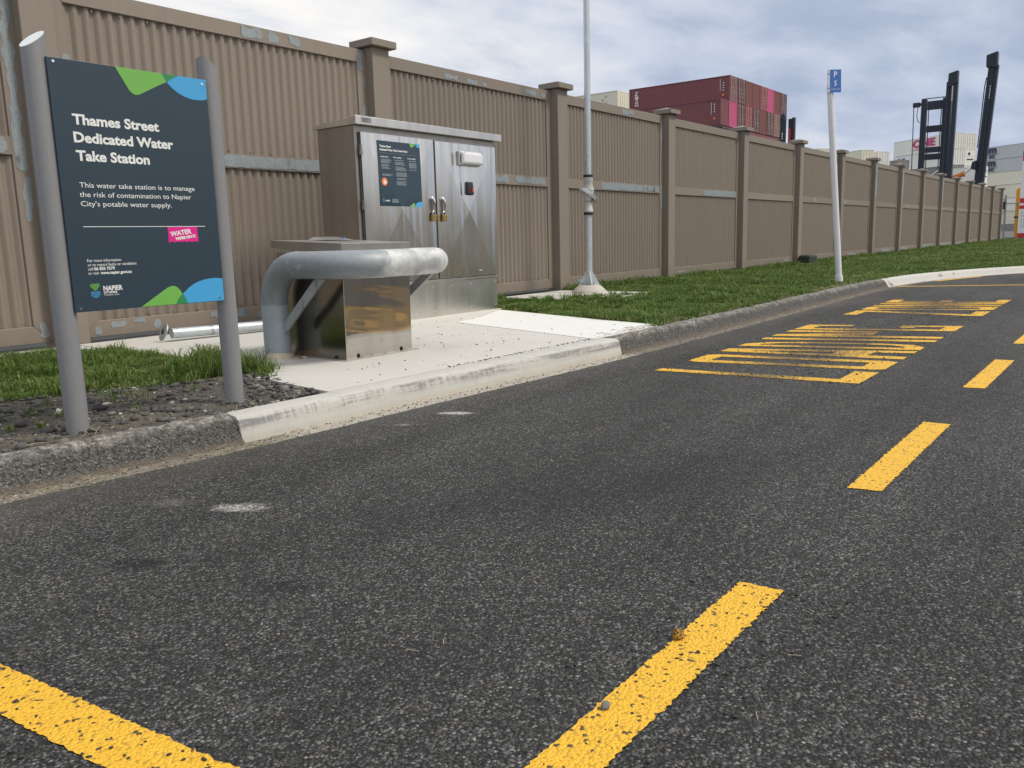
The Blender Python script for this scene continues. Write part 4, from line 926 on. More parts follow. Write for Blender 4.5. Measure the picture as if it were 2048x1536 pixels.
# ================================================================== SHIPPING CONTAINERS
_cm = {}
def cont_meshes(w_, h_, l_, mat, barmat, style, ribs):
    key = (w_, h_, l_, mat, barmat, style, ribs)
    if key in _cm: return _cm[key]
    mb = MB(); e = .13
    # posts, rails
    for x in (0, w_ - e):
        for y in (0, l_ - e): mb.box(x, x + e, y, y + e, 0, h_)
    for x in (0, w_ - e): mb.box(x + .01, x + e - .01, e, l_ - e, 0, .15).box(x + .01, x + e - .01, e, l_ - e, h_ - .10, h_ - .003)
    mb.box(e, w_ - e, l_ - .10, l_ - .02, 0, h_ - .003); mb.box(.03, w_ - .03, .03, l_ - .03, h_ - .06, h_ - .02); mb.box(.05, w_ - .05, .05, l_ - .05, .10, .14)
    mb.box(e, w_ - e, .01, e - .02, 0, .13).box(e, w_ - e, .01, e - .02, h_ - .12, h_ - .003)
    n = ribs
    for x, sg_ in ((.045, 1), (w_ - .045, -1)):
        V = []; F = []
        L_ = l_ - 2 * e
        for j in range(n):
            y0 = e + L_ * j / n; q = L_ / n; dd = .030 * sg_
            for yy, dx in ((0, 0), (.34, 0), (.5, dd), (.84, dd)): V += [(x + dx, y0 + q * yy, .14), (x + dx, y0 + q * yy, h_ - .09)]
        V += [(x, l_ - e, .14), (x, l_ - e, h_ - .09)]
        k = len(V) // 2; mb.add(V, [(2 * j, 2 * j + 2, 2 * j + 3, 2 * j + 1) for j in range(k - 1)])
    body = mb.mesh("container_body", M[mat])
    parts = []
    if style == 'door':
        hw = (w_ - 2 * e - .02) / 2
        for s_ in (0, 1):
            x0 = e + s_ * (hw + .02); d_ = MB().box(x0, x0 + hw, .03, .07, .135, h_ - .125)
            for z in (.5, 1.15, 1.8, h_ - .55): d_.box(x0 + .04, x0 + hw - .04, .018, .032, z - .09, z + .02)
            bar = MB()
            for f_ in (.28, .74):
                bx = x0 + hw * f_; bar.tube([(bx, -.005, .05), (bx, -.005, h_ - .04)], .028, 6)
                for z in (.16, .75, 1.45, h_ - .25): bar.box(bx - .055, bx + .055, -.03, .028, z - .035, z + .035)
                bar.box(bx - .03, bx + .22, -.03, .0, 1.05, 1.09)
            parts.append(("door", d_.mesh("door", M[mat]), ("locking_bar", bar.mesh("locking_bar", M[barmat]))))
    elif style == 'blank':
        V = []; n2 = 7; L_ = w_ - 2 * e
        for j in range(n2):
            q = L_ / n2
            for xx, dy in ((0, .02), (.34, .02), (.5, .05), (.84, .05)): V += [(e + q * (j + xx), dy, .13), (e + q * (j + xx), dy, h_ - .12)]
        V += [(w_ - e, .02, .13), (w_ - e, .02, h_ - .12)]; k = len(V) // 2
        parts.append(("end_wall", MB().add(V, [(2 * j, 2 * j + 2, 2 * j + 3, 2 * j + 1) for j in range(k - 1)]).mesh("end_wall", M[mat]), None))
    elif style == 'reefer':
        d_ = MB().box(e, w_ - e, .03, .07, .13, h_ - .12).box(e + .1, w_ - e - .1, .0, .03, h_ * .55, h_ - .2)
        parts.append(("cooling_unit", d_.mesh("cooling_unit", M[mat]), ("fan_grille", MB().tube([(w_ * .38, -.02, h_ * .72), (w_ * .38, .0, h_ * .72)], .27, 16).box(w_ * .2, w_ * .8, -.01, .02, h_ * .33, h_ * .40).mesh("fan_grille", M['black']))))
    _cm[key] = (body, parts); return _cm[key]
def container(x, y, z, w_, h_, l_, mat, barmat, style, label, group, rz=0, ribs=34):
    body, parts = cont_meshes(w_, h_, l_, mat, barmat, style, ribs)
    r = empty("shipping_container", (x, y, z), rz); tag(r, label, "container", group)
    b = bpy.data.objects.new("container_body", body); C.objects.link(b); b.parent = r
    for nm, me, sub in parts:
        o = bpy.data.objects.new(nm, me); C.objects.link(o); o.parent = r
        if sub: s_ = bpy.data.objects.new(sub[0], sub[1]); C.objects.link(s_); s_.parent = o
    return r
G1 = "maroon and pink containers stacked behind the fence"
X0, Y0 = 88.14, 37.15; W_, H_, L_ = 2.17, 2.63, 12.2; SP = 2.22
ordn = ["first", "second", "third", "fourth", "fifth", "sixth", "seventh", "eighth"]
up_row = [('c_maroon', 'door', 'maroon container with TRITON down its long side, top row at the near corner'), ('c_dark', 'door', 'dark maroon container with barred doors, second from the near corner in the top row'), ('c_brown', 'blank', 'plain brown container end in the top row, left of two alike'),
          ('c_brown', 'blank', 'plain brown container end in the top row, left neighbour of the red barred doors'), ('c_red', 'door', 'red container with barred doors in the top row beside the pink one'), ('c_pink', 'blank', 'bright pink container end in the top row'),
          ('c_brown', 'blank', 'plain brown container end in the top row, right of the pink one'), ('c_dark', 'door', 'dark maroon container with barred doors at the far end of the top row')]
lo_row = [('c_maroon', 'blank', 'maroon container of the second row whose long side shows under the lettered one'), ('c_pink', 'blank', 'bright pink container end in the second row, near the left corner'), ('c_dark', 'door', 'dark maroon barred doors right of the pink container in the second row'),
          ('c_red', 'door', 'red barred container doors in the second row with white notices'), ('c_dark', 'door', 'dark maroon barred doors right of the red ones in the second row'), ('c_brown', 'blank', 'plain brown container end in the second row'),
          ('c_dark', 'door', 'dark barred container doors in the second row right of the plain brown end'), ('c_rust', 'door', 'rusty light brown container doors in the second row beside the dark lift mast'), ('c_maroon', 'blank', 'maroon container end in the second row behind the dark lift mast')]
for k, (m_, s_, lab) in enumerate(up_row):
    r = container(X0 + SP * k, Y0, 14.985, W_, H_, L_, m_, 'c_bar', s_, lab, G1)
    if k == 0:
        for q, ch in enumerate("TRITON"):
            text(ch, .42, M['c_text'], r, -.02, L_ - .75, H_ - .62 - q * .275, face='-x', width=.46, height=.235, bold=.03)
        for q in range(4): MB().box(-.02, .0, .65, .78, 1.85 - q * .25, 1.97 - q * .25).build("marking", M['c_text'], r)
        MB().box(-.02, .0, .60, .84, .55, .78).build("marking", M['orange'], r); MB().box(-.02, .0, 1.05, 1.10, 1.1, 2.3).build("marking", M['c_text'], r)
for k, (m_, s_, lab) in enumerate(lo_row):
    r = container(X0 + SP * (k - 1), Y0 + (.0 if k else 0), 12.33, W_, H_, L_, m_, 'c_bar', s_, lab, G1)
    if k == 0:
        for q in range(4): MB().box(-.02, .0, .65, .78, 2.05 - q * .25, 2.17 - q * .25).build("marking", M['c_text'], r)
        MB().box(-.02, .0, .60, .84, .55, .78).build("marking", M['orange'], r); MB().box(-.02, .0, 1.05, 1.10, 1.1, 2.3).build("marking", M['c_text'], r)
# hidden lower rows carrying them
def support(x, y, z, w_, l_, mat, rz=0, hh=2.66):
    mb = MB(); n = max(1, round(z / hh)); h2 = (z + .02) / n
    for k in range(n): mb.box(0, w_, 0, l_, k * h2 - .02, (k + 1) * h2 - .05)
    o = mb.build("container_rows", M[mat], loc=(x, y, 0)); o.rotation_euler = (0, 0, rz); return tag(o, None, None, None, 'stuff')
o = support(X0 - SP, Y0 + .1, 12.33, SP * 9, 12, 'c_maroon'); o['label'] = "lower rows of the maroon container stack, behind the fence"; o['category'] = "container stack"
# cream reefer to the left, behind the maroon stack
o = container(110, 63.5, 19.2, 2.3, 2.75, 12.2, 'c_cream', 'c_wbar', 'door', 'cream container left of the maroon stack, its grey barred doors showing', "pale containers in the distance"); support(110.05, 63.6, 19.2, 4.7, 12, 'c_cream')['label'] = "lower rows under the cream container, behind the fence"
for q in range(3): MB().box(-.02, .0, 1.9 + (q % 2) * .5, 2.15 + (q % 2) * .5, 2.0 - q * .45, 2.12 - q * .45).build("marking", M['c_navytext'], o)
MB().prism([(2.2, .75), (2.6, .75), (2.4, 1.05)], 'x', -.02, 0).build("marking", M['orange'], o)
container(112.35, 63.5, 19.2, 2.3, 2.75, 12.2, 'c_cream', 'c_wbar', 'door', 'second cream container, half hidden between the cream one and the maroon stack', "pale containers in the distance")
# distant rotated stacks
RA = math.radians(-36)
def rowpos(x, y, k, sp=2.5): return x + math.cos(RA) * sp * k, y + math.sin(RA) * sp * k
G2 = "pale containers in the distance"
bx, by = 170, 29.27
def rc(k, z, m_, s_, lab, bm_='c_wbar', h=2.76, x=bx, y=by, l=15.0, sp=2.5):
    a, b = rowpos(x, y, k, sp); return container(a, b, z, 2.42, h, l, m_, bm_, s_, lab, G2, RA, 30)
r1 = rc(0, 14.93, 'c_white', 'door', "white container with large magenta letters ONE, behind the lift mast")
rc(1, 14.80, 'c_white', 'door', "white container beside the lettered one, rusty door bars, top row")
r2 = rc(0, 12.12, 'c_white', 'door', "white container with small blue square letters, under the one with magenta letters")
rc(1, 12.02, 'c_white', 'reefer', "white refrigerated container with a dark fan in its end wall, between the two lift masts")
rc(0, 9.32, 'c_darkgrey', 'door', "dark grey container in the third row, under the white one with blue letters")
rc(1, 9.24, 'c_white', 'door', "white barred container doors just above the fence, left of the right lift mast")
a, b = rowpos(bx, by, 0); o = support(a, b, 9.26, 4.9, 12.1, 'c_white', RA); o['label'] = "lower rows of the distant white stack, behind the fence"
def sidetext(s, r, y, z, w_, h, mat): return text(s, 1, mat, r, -.06, y, z, face='-x', width=w_, height=h, bold=.035)
sidetext("ONE", r1, 10.0, 1.05, 5.5, 1.45, M['c_magtext']); MB().box(-.06, 0, 6.2, 10.0, .70, .78).build("marking", M['c_magtext'], r1)
for q, ch in enumerate("MOL"):
    MB().box(-.05, -.01, 13.2 - q * .62, 13.75 - q * .62, 1.75, 2.3).build("marking", M['c_bluetext'] if q != 1 else M['c_text'], r2)
    text(ch, 1, M['c_text'] if q != 1 else M['c_bluetext'], r2, -.07, 13.68 - q * .62, 1.85, face='-x', width=.40, height=.34, bold=.02)
G3 = "grey and cream containers stacked behind the gate"
mats = [('c_grey', "grey container with dark lowercase letters, topmost behind the gate"), ('c_grey', "grey container with dark lowercase letters, second from the top behind the gate"), ('c_cream', "cream container third from the top behind the gate"),
        ('c_cream', "cream container fourth from the top behind the gate"), ('c_white', "white container above the lowest two behind the gate"), ('c_cream', "cream container, last but one in the stack behind the gate"), ('c_white', "pale container at the bottom of the stack behind the gate")]
cx0, cy0 = 197.9, 19.2; zt = 17.5
for k, (m_, lab) in enumerate(mats):
    z = zt - 2.67 * (k + 1)
    h = 2.62
    if k == 6: h = 2.62
    r = container(cx0, cy0, z if k < 6 else -.02 + .0, 2.42, h if k < 6 else zt - 2.67 * 6 - .04, 12.4, m_, 'c_bar', 'door', lab, G3, RA, 30) if k < 6 else None
    if k < 2:
        text("m", 1, M['c_navytext'], r, -.07, 11.7, 1.30, face='-x', width=2.0, height=1.05, bold=.05)
        text("sc", 1, M['c_navytext'], r, -.07, 11.5, .22, face='-x', width=1.55, height=.75, bold=.03)
        MB().box(-.07, -.01, 9.3, 11.9, 1.09, 1.17).build("marking", M['c_navytext'], r)
zb = zt - 2.67 * 6
MB().box(.0, 2.42, 0, 12.4, 0, zb - .02).build("concrete_block_row", M['c_darkgrey'], None, loc=(cx0, cy0, 0)).rotation_euler = (0, 0, RA)
tag(bpy.data.objects["concrete_block_row"], "low grey row under the stack of containers behind the gate", "wall")
# grey containers left of the lettered stack, and the two between sign post and mast
container(*rowpos(150, 46.79, 0), 12.3, 2.42, 2.76, 12.19, 'c_cream', 'c_wbar', 'door', "cream container top seen left of the white sign post, above the fence", G2, RA, 30); support(150, 46.79, 12.28, 2.42, 12, 'c_cream', RA)['label'] = "rows under the cream container left of the white sign post"
container(*rowpos(150, 39.7, 0), 11.5, 2.42, 2.76, 12.19, 'c_cream', 'c_wbar', 'door', "cream container top seen right of the white sign post, above the fence", G2, RA, 30); support(150, 39.7, 11.48, 2.42, 12, 'c_cream', RA)['label'] = "rows under the cream container right of the white sign post"
container(*rowpos(151.5, 38.5, .5), 11.3, 2.42, 2.7, 8, 'c_white', 'c_wbar', 'door', "white container end with rusty bars right of the white sign post, behind the cream one", G2, RA, 30); a, b = rowpos(151.5, 38.5, .5); support(a, b, 11.28, 2.42, 7.9, 'c_cream', RA)['label'] = "rows under the rust streaked container"
container(*rowpos(156, 35.4, 0), 9.9, 2.42, 2.7, 9, 'c_darkgrey', 'c_bar', 'blank', "dark grey container top just clearing the fence, left of the white lettered stack", G2, RA, 30); a, b = rowpos(156, 35.4, 0); support(a, b, 9.88, 2.42, 9, 'c_darkgrey', RA)['label'] = "rows under the dark grey container"
container(160, 22.75, 8.25, 1.6, 2.6, 6, 'c_white', 'c_wbar', 'reefer', "small white refrigerated unit with dark fan, just right of the right lift mast", G2, RA * .2, 14); support(160, 22.75, 8.23, 1.6, 6, 'c_white', RA * .2)['label'] = "rows under the small white refrigerated unit"

# ================================================================== CONTAINER LIFT TRUCKS
def hull(y0, y1, z0, z1, dy0=0, dy1=0, x0=0, x1=.6): # box in y,z whose top is shifted by dy
    return [(x0, y0, z0), (x1, y0, z0), (x1, y1, z0), (x0, y1, z0), (x0, y0 + dy0, z1), (x1, y0 + dy0, z1), (x1, y1 + dy1, z1), (x0, y1 + dy1, z1)]
def chassis(r, y0, y1, x0):
    MB().box(x0, x0 + 5.5, y0, y1, .75, 2.3).build("chassis", M['cyl_orange'], r); MB().box(x0 + 2.2, x0 + 4.2, y0 + .5, y1 - .5, 2.32, 3.6).build("cab", M['mast'], r)
    for x in (x0 + .8, x0 + 4.6):
        for y in (y0 - .1, y1 - .5): MB().tube([(x, y, .72), (x, y + .6, .72)], .72, 24).build("wheel", M['black'], r)
a = empty("container_lift_truck", (100, 17.5, 0)); tag(a, "dark blue lift truck mast with ladder-like frame in front of the white lettered containers", "lift truck")
oy = 17.5
MB().hull8(hull(20.08 - oy, 20.66 - oy, 0, 14.42, .05, -.02)).build("mast_upright", M['mast'], a); MB().hull8(hull(17.98 - oy, 18.50 - oy, 0, 14.40, .05, .08)).build("mast_upright", M['mast'], a)
for z0, z1 in ((13.34, 14.20), (11.03, 11.68), (8.92, 9.47), (8.16, 8.76), (4.6, 5.6)): MB().box(.05, .5, 18.62 - oy, 20.03 - oy, z0, z1).build("crossbeam", M['mast'], a)
MB().box(.0, .2, 18.1 - oy, 20.62 - oy, 14.45, 14.52).build("top_bar", M['mast'], a)
for y in (19.93, 18.72): MB().tube([(.3, y - oy, 1), (.3, y - oy, 14.2)], .045, 6).build("lift_rod", M['mast'], a)
MB().hull8(hull(17.22 - oy, 17.62 - oy, 0, 15.8, -.10, -.10, -.9, -.2)).build("outer_mast", M['mast'], a); MB().hull8(hull(17.68 - oy, 17.88 - oy, 0, 15.8, -.02, -.02, -.82, -.25)).build("outer_mast", M['mast'], a); MB().hull8(hull(17.93 - oy, 18.25 - oy, 0, 15.8, -.06, -.10, -.9, -.2)).build("outer_mast", M['mast'], a)
MB().hull8([(-1, 17.14 - oy, 15.6), (-.1, 17.14 - oy, 15.6), (-.1, 18.05 - oy, 15.2), (-1, 18.05 - oy, 15.2), (-1, 17.14 - oy, 16.85), (-.1, 17.14 - oy, 16.85), (-.1, 18.0 - oy, 16.62), (-1, 18.0 - oy, 16.62)]).build("mast_head", M['mast'], a, bevel=.05)
for q in range(7): MB().box(-.94, -.90, 17.50 - oy + .0, 17.62 - oy, 15.2 - q * .22, 15.36 - q * .22).build("marking", M['c_text'], a)
MB().box(.0, .4, 20.80 - oy, 21.47 - oy, 13.72, 14.18).build("pulley_block", M['mast'], a); MB().box(.1, .3, 20.6 - oy, 20.82 - oy, 13.85, 14.1).build("pulley_arm", M['mast'], a)
MB().tube([(.2, 21.40 - oy, 13.8), (.2, 21.30 - oy, 7.2), (.2, 21.25 - oy, .9)], .045, 6).build("hose", M['mast'], a)
MB().tube([(.1, 20.95 - oy, 13.8), (.1, 21.05 - oy, 12.9), (.1, 20.95 - oy, 12.3), (.1, 20.7 - oy, 12.05)], .035, 6).build("hose", M['mast'], a)
MB().tube([(-1.4, 19.0 - oy, 6.4), (-1.2, 18.4 - oy, 6.9)], .09, 8).build("lift_rod", M['chrome'], a)
chassis(a, .0, 3.2, .9)
b = empty("container_lift_truck", (100, 14.6, 0)); tag(b, "tall single leaning dark blue lift mast with orange tilt cylinder, right of the ladder-like one", "lift truck")
oy = 14.6
for y0, y1, d in ((14.56, 14.86, -.05), (14.90, 15.13, 0), (15.17, 15.45, -.06)):
    dy = -.0534 * 17.0
    MB().hull8(hull(y0 - oy, y1 - oy, 0, 17.0, dy + d * .3, dy + d * .3, -.2 - d, .6 + d)).build("mast_upright", M['mast'], b)
MB().hull8([(-.3, -.86, 16.7), (.7, -.86, 16.7), (.7, .13, 16.9), (-.3, .13, 16.9), (-.3, -.84, 18.32), (.7, -.84, 18.32), (.7, .16, 18.05), (-.3, .16, 18.05)]).build("mast_head", M['mast'], b, bevel=.06)
MB().tube([(-.32, -.30, 17.55), (-.29, -.30, 17.55)], .16, 12).build("head_opening", M['black'], b)
MB().tube([(-.1, .44, 9), (-.1, .26, 12.5), (-.1, .22, 13.6), (-.1, .16, 15.0), (-.1, .03, 15.9)], .05, 6).build("hose", M['mast'], b)
MB().tube([(-.35, 19.0 - oy, 5.45), (-.35, 17.2 - oy, 6.07), (-.35, 16.1 - oy, 6.45)], .24, 14).build("tilt_cylinder", M['cyl_orange'], b, smooth=50); MB().tube([(-.35, 16.2 - oy, 6.41), (-.35, 16.05 - oy, 6.46)], .31, 14).build("cylinder_collar", M['cyl_orange'], b)
MB().tube([(-.35, 16.1 - oy, 6.45), (-.35, 15.35 - oy, 7.08)], .11, 12).build("piston_rod", M['chrome'], b, smooth=50)
MB().hull8([(-.6, 15.0 - oy, 6.7), (-.1, 15.0 - oy, 6.7), (-.1, 15.5 - oy, 6.9), (-.6, 15.5 - oy, 6.9), (-.6, 15.0 - oy, 7.7), (-.1, 15.0 - oy, 7.7), (-.1, 15.35 - oy, 7.6), (-.6, 15.35 - oy, 7.6)]).build("pivot_bracket", M['mast'], b)
for q in range(6): MB().box(-.24, -.205, -.42 + q * .01, -.34 + q * .01, 14.9 - q * .22, 15.05 - q * .22).build("marking", M['c_text'], b)
chassis(b, 1.0, 4.2, .9)
d_ = empty("container_lift_truck", (80, 28.1, 0)); tag(d_, "short dark lift mast with red carriage at the right end of the maroon stack", "lift truck"); oy = 28.1
MB().box(0, .4, 28.22 - oy, 28.66 - oy, 0, 11.65).build("mast_upright", M['mast'], d_); MB().box(.5, .9, 27.5 - oy, 27.72 - oy, 0, 11.5).build("mast_upright", M['black'], d_); MB().box(.45, .8, 27.72 - oy, 28.05 - oy, 8.4, 11.4).build("mast_back", M['black'], d_)
MB().box(.38, .44, 27.80 - oy, 28.02 - oy, 8.9, 10.5).build("carriage", M['signred'], d_); MB().hull8([(-.05, .1, 11.3), (.45, .1, 11.3), (.45, .6, 11.3), (-.05, .6, 11.3), (-.05, .2, 11.85), (.45, .2, 11.85), (.45, .5, 11.8), (-.05, .5, 11.8)]).build("mast_head", M['mast'], d_)
for q in range(3): MB().box(-.03, -.003, .28, .38, 10.0 - q * .22, 10.12 - q * .22).build("marking", M['c_text'], d_)
MB().tube([(.2, .75, 8.0), (.2, .95, 9.0), (.2, .6, 9.9)], .04, 6).build("hose", M['black'], d_)
chassis(d_, -.9, 1.6, 1.2)
e_ = empty("stacker_top", (85.2, 37.5, 0)); tag(e_, "low black stacker top poking over the fence in front of the maroon containers", "lift truck")
MB().box(-.3, .3, -1.5, .9, 10.9, 11.72).box(-.2, .2, -.9, .1, 11.72, 12.0).build("stacker_frame", M['black'], e_); MB().box(-.2, .2, .25, .55, 11.72, 11.95).tube([(0, -.4, 12.0), (0, .3, 12.25)], .07, 6).build("stacker_lamp", M['mast'], e_)
MB().box(-.3, .3, -.4, .2, 0, 10.9).build("stacker_column", M['black'], e_)
# tiny conifer tip seen over the fence
tr = empty("tree", (60, 60.6, 0)); tag(tr, "tip of a distant dark conifer just above the fence's top rail", "tree")
MB().tube([(0, 0, 0), (0, 0, 16.9)], [.3, .02], 8).build("trunk", M['bark'], tr)
mb = MB(); r_ = random.Random(3)
for k in range(260):
    z = 4 + 12.9 * (k / 260); L2 = (16.95 - z) * .16 + .12; t = r_.uniform(0, 2 * PI); c_, s_ = math.cos(t), math.sin(t); u = .10 + L2 * .15
    mb.add([(0, 0, z), (c_ * L2 - s_ * u, s_ * L2 + c_ * u, z + L2 * .35), (c_ * L2 * 1.15, s_ * L2 * 1.15, z + L2 * .55), (c_ * L2 + s_ * u, s_ * L2 - c_ * u, z + L2 * .25)], [(0, 1, 2, 3)])
mb.build("crown", M['foliage'], tr)

# ================================================================== GATE END
gp_ = empty("gate", (68, 8.26, 0)); tag(gp_, "grey pipe gate post with mesh gate leaf at the far end of the fence", "gate")
MB().cyl(0, 0, -.1, 3.04, .065, 14).build("gate_post", M['wire'], gp_, smooth=50)
fr = MB()
for z in (2.46, .12): fr.tube([(0, -.06, z), (.3, -4.0, z)], .035, 8)
for t_ in (.5, 1.0): fr.tube([(.3 * t_, -.06 - 3.94 * t_, .12), (.3 * t_, -.06 - 3.94 * t_, 2.46)], .03, 8)
fr.build("gate_frame", M['wire'], gp_)
wm = MB()
for k in range(26):
    y = -.1 - k * .15; wm.tube([(.0 - y * .075, y, .14), (.0 - y * .075, y, 2.44)], .006, 4, cap=False)
for k in range(8): wm.tube([(0, -.08, .4 + k * .28), (.3, -3.98, .4 + k * .28)], .006, 4, cap=False)
tag(wm.build("gate_mesh", M['wire'], gp_), kind='stuff')
MB().tube([(-.05, .25, 2.62), (-.05, .1, 2.75), (-.05, -.02, 2.5)], .03, 6).box(-.1, .0, .0, .28, 2.05, 2.6).build("latch_box", M['black'], gp_)
MB().tube([(-.05, .08, 2.0), (-.05, .2, 1.4), (-.05, .32, 1.3)], .02, 6).build("chain", M['wire'], gp_)
yb2 = empty("barrier_post", (68.3, 7.56, 0)); tag(yb2, "square yellow post left of the red and white board", "post")
MB().hull8([(-.1, -.12, -.05), (.1, -.12, -.05), (.1, .10, -.05), (-.1, .10, -.05), (-.1, -.10, 3.50), (.1, -.10, 3.50), (.1, .12, 3.40), (-.1, .12, 3.40)]).build("post_body", M['sleeve_yellow'], yb2, bevel=.01)
MB().box(-.13, -.10, -.10, .16, 1.45, 1.56).build("post_bracket", M['black'], yb2)
sb = empty("site_board", (68, 7.42, 0)); tag(sb, "tall white board with red bands at the right edge of the picture beyond the fence", "sign")
MB().box(0, .06, -2.4, .0, .10, 5.98).build("board_panel", M['white'], sb)
for z0, z1 in ((2.45, 2.78), (2.05, 2.29), (.10, .40)): MB().box(-.004, -.0005, -2.398, -.002, z0, z1).build("red_band", M['signred'], sb)
MB().box(-.004, -.0005, -2.398, -.002, 5.28, 5.6).build("red_band", M['c_magtext'], sb); MB().box(-.004, -.0005, -2.398, -.002, 5.62, 5.97).build("navy_band", M['c_navytext'], sb)
mb = MB(); r_ = random.Random(9)
for k in range(7):
    y = -.16 - k * .14
    z = .75
    while z < 1.85:
        q = r_.uniform(.05, .2); mb.box(-.004, -.0005, y - .05, y, z, z + q); z += q + .05
mb.build("small_print", M['greytext'], sb)
for y in (-2.2, -.2): MB().box(.062, .16, y - .05, y + .05, -.1, 5.8).build("board_post", M['wire'], sb)
gbx = MB().box(-.34, .34, -.16, .16, -.1, .22).build("utility_box", M['greensub'], None, bevel=.05, loc=(23.95, 7.68, 0)); tag(gbx, "small dark box sitting in the grass against the fence, left of the white sign post", "box")

# ================================================================== GRASS
def pip(poly, x, y):
    poly = np.asarray(poly); n = len(poly); inside = np.zeros(len(x), bool); j = n - 1
    for i in range(n):
        xi, yi = poly[i]; xj, yj = poly[j]
        c = ((yi > y) != (yj > y)) & (x < (xj - xi) * (y - yi) / (yj - yi + 1e-12) + xi); inside ^= c; j = i
    return inside
def vnoise(x, y, s, seed):
    r = np.random.default_rng(seed); g = r.random((64, 64)); u = (x * s) % 63; v = (y * s) % 63; i = u.astype(int); j = v.astype(int); fu = u - i; fv = v - j
    fu = fu * fu * (3 - 2 * fu); fv = fv * fv * (3 - 2 * fv)
    return (g[i, j] * (1 - fu) + g[i + 1, j] * fu) * (1 - fv) + (g[i, j + 1] * (1 - fu) + g[i + 1, j + 1] * fu) * fv
def grass(label, poly, excl, dens, h0, h1, wid, z, seed, tuft=1.0, edge=None):
    global rng
    r = np.random.default_rng(seed); P = np.asarray(poly); x0, y0 = P.min(0); x1, y1 = P.max(0); n = int((x1 - x0) * (y1 - y0) * dens)
    x = r.uniform(x0, x1, n); y = r.uniform(y0, y1, n)
    jx = (vnoise(x, y, 7, seed + 1) - .5) * .12 + (vnoise(x, y, 23, seed + 5) - .5) * .07; jy = (vnoise(x, y, 7, seed + 2) - .5) * .18 + (vnoise(x, y, 23, seed + 6) - .5) * .10
    k = pip(poly, x + jx, y + jy)
    for e in excl: k &= ~pip(e, x + jx * .25, y + jy * .25)
    t = vnoise(x, y, 1.3, seed + 3) * .6 + vnoise(x, y, 5, seed + 4) * .4
    k &= (r.random(n) < np.clip((t - .18) * 3.2, .12, 1))
    x, y, t = x[k], y[k], t[k]; n = len(x)
    h = (h0 + (h1 - h0) * r.random(n) ** 2.0) * (.35 + 1.3 * np.clip((t - .2) * 1.5, 0, 1.1) * tuft) ; th = r.uniform(0, 2 * PI, n); lean = r.uniform(.3, 1.7, n) * h; w_ = wid * r.uniform(.6, 1.3, n)
    dx, dy = np.cos(th), np.sin(th); bx_, by_ = -dy * w_ / 2, dx * w_ / 2
    z = np.full(n, z)
    def S(a, b, c): return np.stack([a, b, c], 1)
    v0 = S(x - bx_, y - by_, z); v1 = S(x + bx_, y + by_, z)
    m = .5; v2 = S(x + dx * lean * .32 + bx_ * .8, y + dy * lean * .32 + by_ * .8, z + h * .62); v3 = S(x + dx * lean * .32 - bx_ * .8, y + dy * lean * .32 - by_ * .8, z + h * .62)
    v4 = S(x + dx * lean, y + dy * lean, z + h * (.95 - .27 * (lean / h)))
    V = np.stack([v0, v1, v2, v3, v4], 1).reshape(-1, 3); b = np.arange(n) * 5
    F = np.concatenate([np.stack([b, b + 1, b + 2], 1), np.stack([b, b + 2, b + 3], 1), np.stack([b + 3, b + 2, b + 4], 1)])
    cp = vnoise(x, y, .9, seed + 9) * .5 + vnoise(x, y, 3.1, seed + 10) * .5; rn = np.clip(r.random(n) * .62 + cp * .62 - .06 + (r.random(n) > .94) * .35, 0, 1); rn = np.repeat(rn, 5)
    o = npmesh("grass", V, F, M['grass'], rn); return tag(o, label, None, None, 'stuff')
kb = lambda a, b, off, st_=8: [tuple(koff(i, off)) for i in range(0, len(KC), st_) if a <= KC[i].x <= b]
padpoly = [(5.8, 3.6), (7.22, 3.73), (8.13, 6.36), (8.35, 6.48), (8.35, 8.1), (3.6, 8.1), (3.55, 6.9), (3.62, 5.6), (3.55, 4.95), (3.2, 4.4), (3.1, 3.6)]
polepad = [(9.95, 6.72), (10.9, 6.60), (11.35, 6.05), (11.72, 6.05), (11.72, 8.1), (9.95, 8.1)]
A_ = [(-.5, 5.46), (1.2, 5.46), (1.98, 5.42), (2.25, 5.32), (2.65, 5.24), (2.85, 5.05), (3.15, 5.02), (3.38, 5.02), (3.62, 5.2), (3.58, 6.2), (3.66, 7.1), (3.2, 7.55), (2.5, 7.62), (-.5, 7.65)]
grass("thick green grass between the sign and the fence", A_, [], 8500, .035, .090, .0058, -.026, 21)
grass("tall grass tufts along the edge of the concrete pad behind the sign", [(2.9, 4.98), (3.05, 4.92), (3.62, 5.1), (3.66, 5.7), (3.5, 5.6), (3.2, 5.2)], [], 5200, .09, .19, .006, -.02, 22)
grass("tuft of grass beside the right sign post", [(3.28, 4.55), (3.42, 4.62), (3.60, 4.90), (3.66, 5.1), (3.45, 5.05), (3.30, 4.8)], [], 1500, .05, .11, .006, -.02, 23)
grass("a few green weeds in the gravel", [(2.30, 4.72), (2.52, 4.6), (2.62, 4.95), (2.42, 5.1)], [], 900, .03, .11, .005, -.02, 24)
Bp = kb(5.9, 12.5, .20) + [(12.5, 7.93), (8.33, 7.93), (8.33, 6.4), (7.1, 3.7)]
grass("green grass verge between the concrete pad and the white sign post", Bp, [padpoly, polepad], 7200, .038, .085, .0085, -.03, 25)
grass("coarse grass leaning over the edge of the new slab", [(7.30, 3.78), (7.62, 3.78), (8.5, 6.1), (8.3, 6.55), (8.08, 6.3)], [padpoly], 3000, .06, .12, .0085, -.03, 26)
Cp = kb(12.4, 24, .20) + [(25, -1), (26, 2), (26, 7.93), (12.4, 7.93)]
grass("green grass verge around the white sign post", Cp, [], 3000, .042, .08, .014, -.03, 27)
